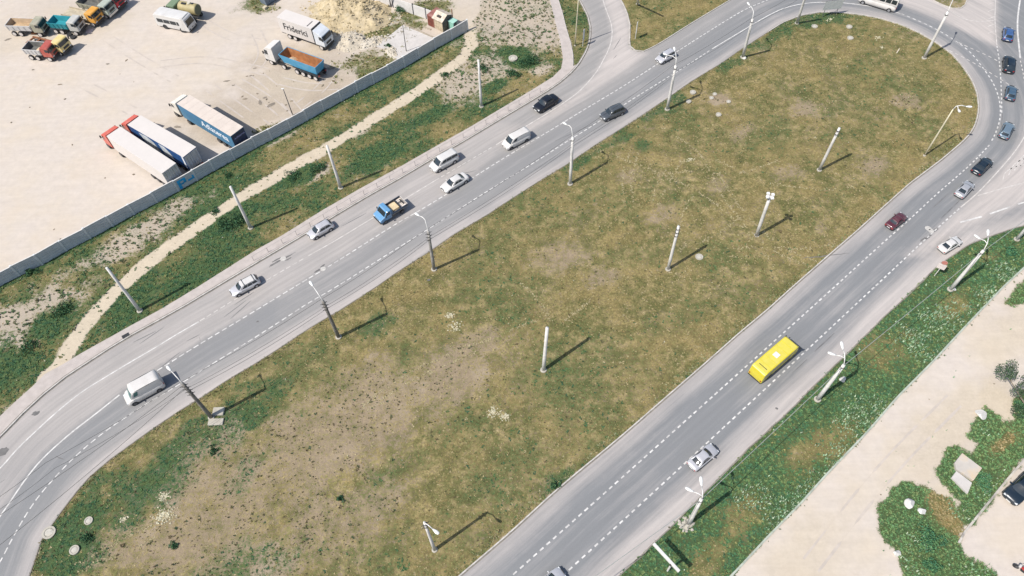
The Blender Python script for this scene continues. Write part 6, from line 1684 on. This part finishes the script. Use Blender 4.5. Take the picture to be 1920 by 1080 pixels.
for a in [('wide dark green bush next to the big pale manhole ring', 990, 120, 2.4, 1.2, 1500, 1), ('low dark bush between the bush at the manhole ring and the kerb', 965, 140, 1.5, .8, 700, 2),
          ('dark bush at the foot of the pale post in the weeds', 447, 415, 2.0, .9, 1000, 3), ('dark bush beside the path left of the post in the weeds', 418, 425, 1.7, .8, 800, 4), ('small dark bush on the path edge above the weeds post', 405, 398, .9, .6, 350, 5),
          ('dark bush right of the path in the middle of the verge', 546, 332, 1.5, .7, 650, 6), ('dark bush at the foot of the post above the blue truck', 600, 318, 1.8, .8, 800, 7), ('small dark bush low on the fence right of the blue graffiti', 428, 333, .9, .7, 350, 8),
          ('dark bush on the bare verge left of the path, middle of the picture edge', 120, 585, 1.8, .8, 800, 9), ('dark bush near the left edge above the pavement', 60, 650, 1.9, .8, 800, 10), ('small dark bush at the very foot of the fence on the far left', 62, 512, 1.0, .8, 400, 11),
          ('small dark bush beside the path above the cargo van', 832, 142, .9, .7, 350, 12), ('dark bush on the stony ground below the fence corner', 905, 130, 1.3, .7, 500, 13), ('small bush at the edge of the yellow spoil heap', 702, 22, 1.2, 1.1, 500, 14), ('low bush between concrete pad and rubble', 728, 86, .7, .6, 250, 15),
          ('bush by the container wall in front of the whitewashed wall', 752, 22, 1.6, 1.0, 600, 16)]:
    bush(*a)
for a in [('round green shrub on the verge beside the slip road', 1895, 477, 1.2, .9, 600, 21), ('dark green shrub on the lower green island', 1740, 1010, 1.8, .9, 1100, 22), ('olive shrub at the bottom of the lower green island', 1745, 1060, 1.1, .8, 700, 23), ('leafy shrub near the orange-stained slab', 1845, 905, 1.2, .7, 700, 24), ('shrub below the small pale tree on the right', 1916, 765, 1.1, .9, 700, 25)]:
    bush(*a, cols=[[.04, .125, .07], [.055, .15, .075], [.08, .18, .08], [.105, .20, .085]], group='green shrubs on the right')
for a in [('small dark shrub in the lower left of the meadow near the kerb', 165, 1010, 1.0, .4, 380, 31), ('flat dark shrub at the lower left of the meadow beside bare soil', 325, 1024, .6, .35, 220, 32), ('dark green spot of shrub by the kerb at the lower right of the meadow', 1042, 908, .8, .4, 300, 33), ('dark shrub in the bare middle of the meadow', 640, 935, .6, .35, 200, 34), ('dark shrub near the lower left kerb of the meadow', 400, 845, .7, .35, 220, 35)]:
    bush(*a, group='low shrubs in the meadow')

# small sparse tree leaning in from the right edge
tc = at(1930, 775)
tree = thing('small_tree', 'small sparse tree with a leaning trunk at the right edge of the dirt lot', 'tree', tuple(tc))
q1 = at(1884, 697, 2.6) - tc; q2 = at(1898, 683, 3.0) - tc; q3 = at(1908, 735, 1.9) - tc; q4 = at(1930, 715, 2.6) - tc; q5 = at(1912, 770, 1.2) - tc
B('trunk', mat('grey bark', (.16, .13, .10), .9, var=.25, scale=5), tree, lambda q: (add_tube(q, [(0, 0, -.1), q5 * .3 + Vector((0, 0, .6)), q3 * .8, q1 * .6 + q3 * .4, q1], [.14, .11, .08, .05, .03], 7), add_tube(q, [q3 * .8, q4 * .8, q4], [.06, .04, .02], 6), add_tube(q, [q1 * .5 + q3 * .5, q2], [.045, .02], 6)))
V, F, C = leaf_cloud([(*q1, 1.15), (*(q1 + Vector((.5, -.3, .2))), .9), (*(q2), .7), (*q3, .8), (*q4, .9), (*(q3 * .6 + q4 * .4), .8), (*q5, 1.0), (*(q4 + Vector((1, .5, 0))), 1.0)], 3000, .085, [[.035, .075, .04], [.05, .095, .05], [.075, .11, .06], [.05, .06, .035]], 77)
col_mesh('crown', V, F, C, parent=tree, kind=None)

# dark litter and clods on the yard ground, too many and too small to count
P = np.concatenate([sample(A2([(540,90),(640,110),(600,180),(480,250),(430,210),(470,120)]), .12), sample(A2([(0,0),(300,0),(420,80),(470,250),(60,480),(0,500)]), .010), sample(A2([(1480,1060),(1880,560),(1920,560),(1920,1000)]), .012)])
P = P[~inside(P, vl_poly)]; n = len(P); bm = bmesh.new(); rnd = random.Random(9)
for p in P:
    r = bmesh.ops.create_icosphere(bm, subdivisions=1, radius=rnd.uniform(.06, .2)); a = rnd.uniform(0, 3.1); e = rnd.uniform(1, 2.6)
    for v in r['verts']:
        x, y = v.co.x * e, v.co.y * rnd.uniform(.7, 1.2); v.co = Vector((p[0] + x * math.cos(a) - y * math.sin(a), p[1] + x * math.sin(a) + y * math.cos(a), max(-.02, v.co.z * .5)))
o = bm_obj('dirt_clods', bm, mat('dark clods', (.20, .165, .12), .95, var=.4, scale=.5)); o['kind'] = 'stuff'
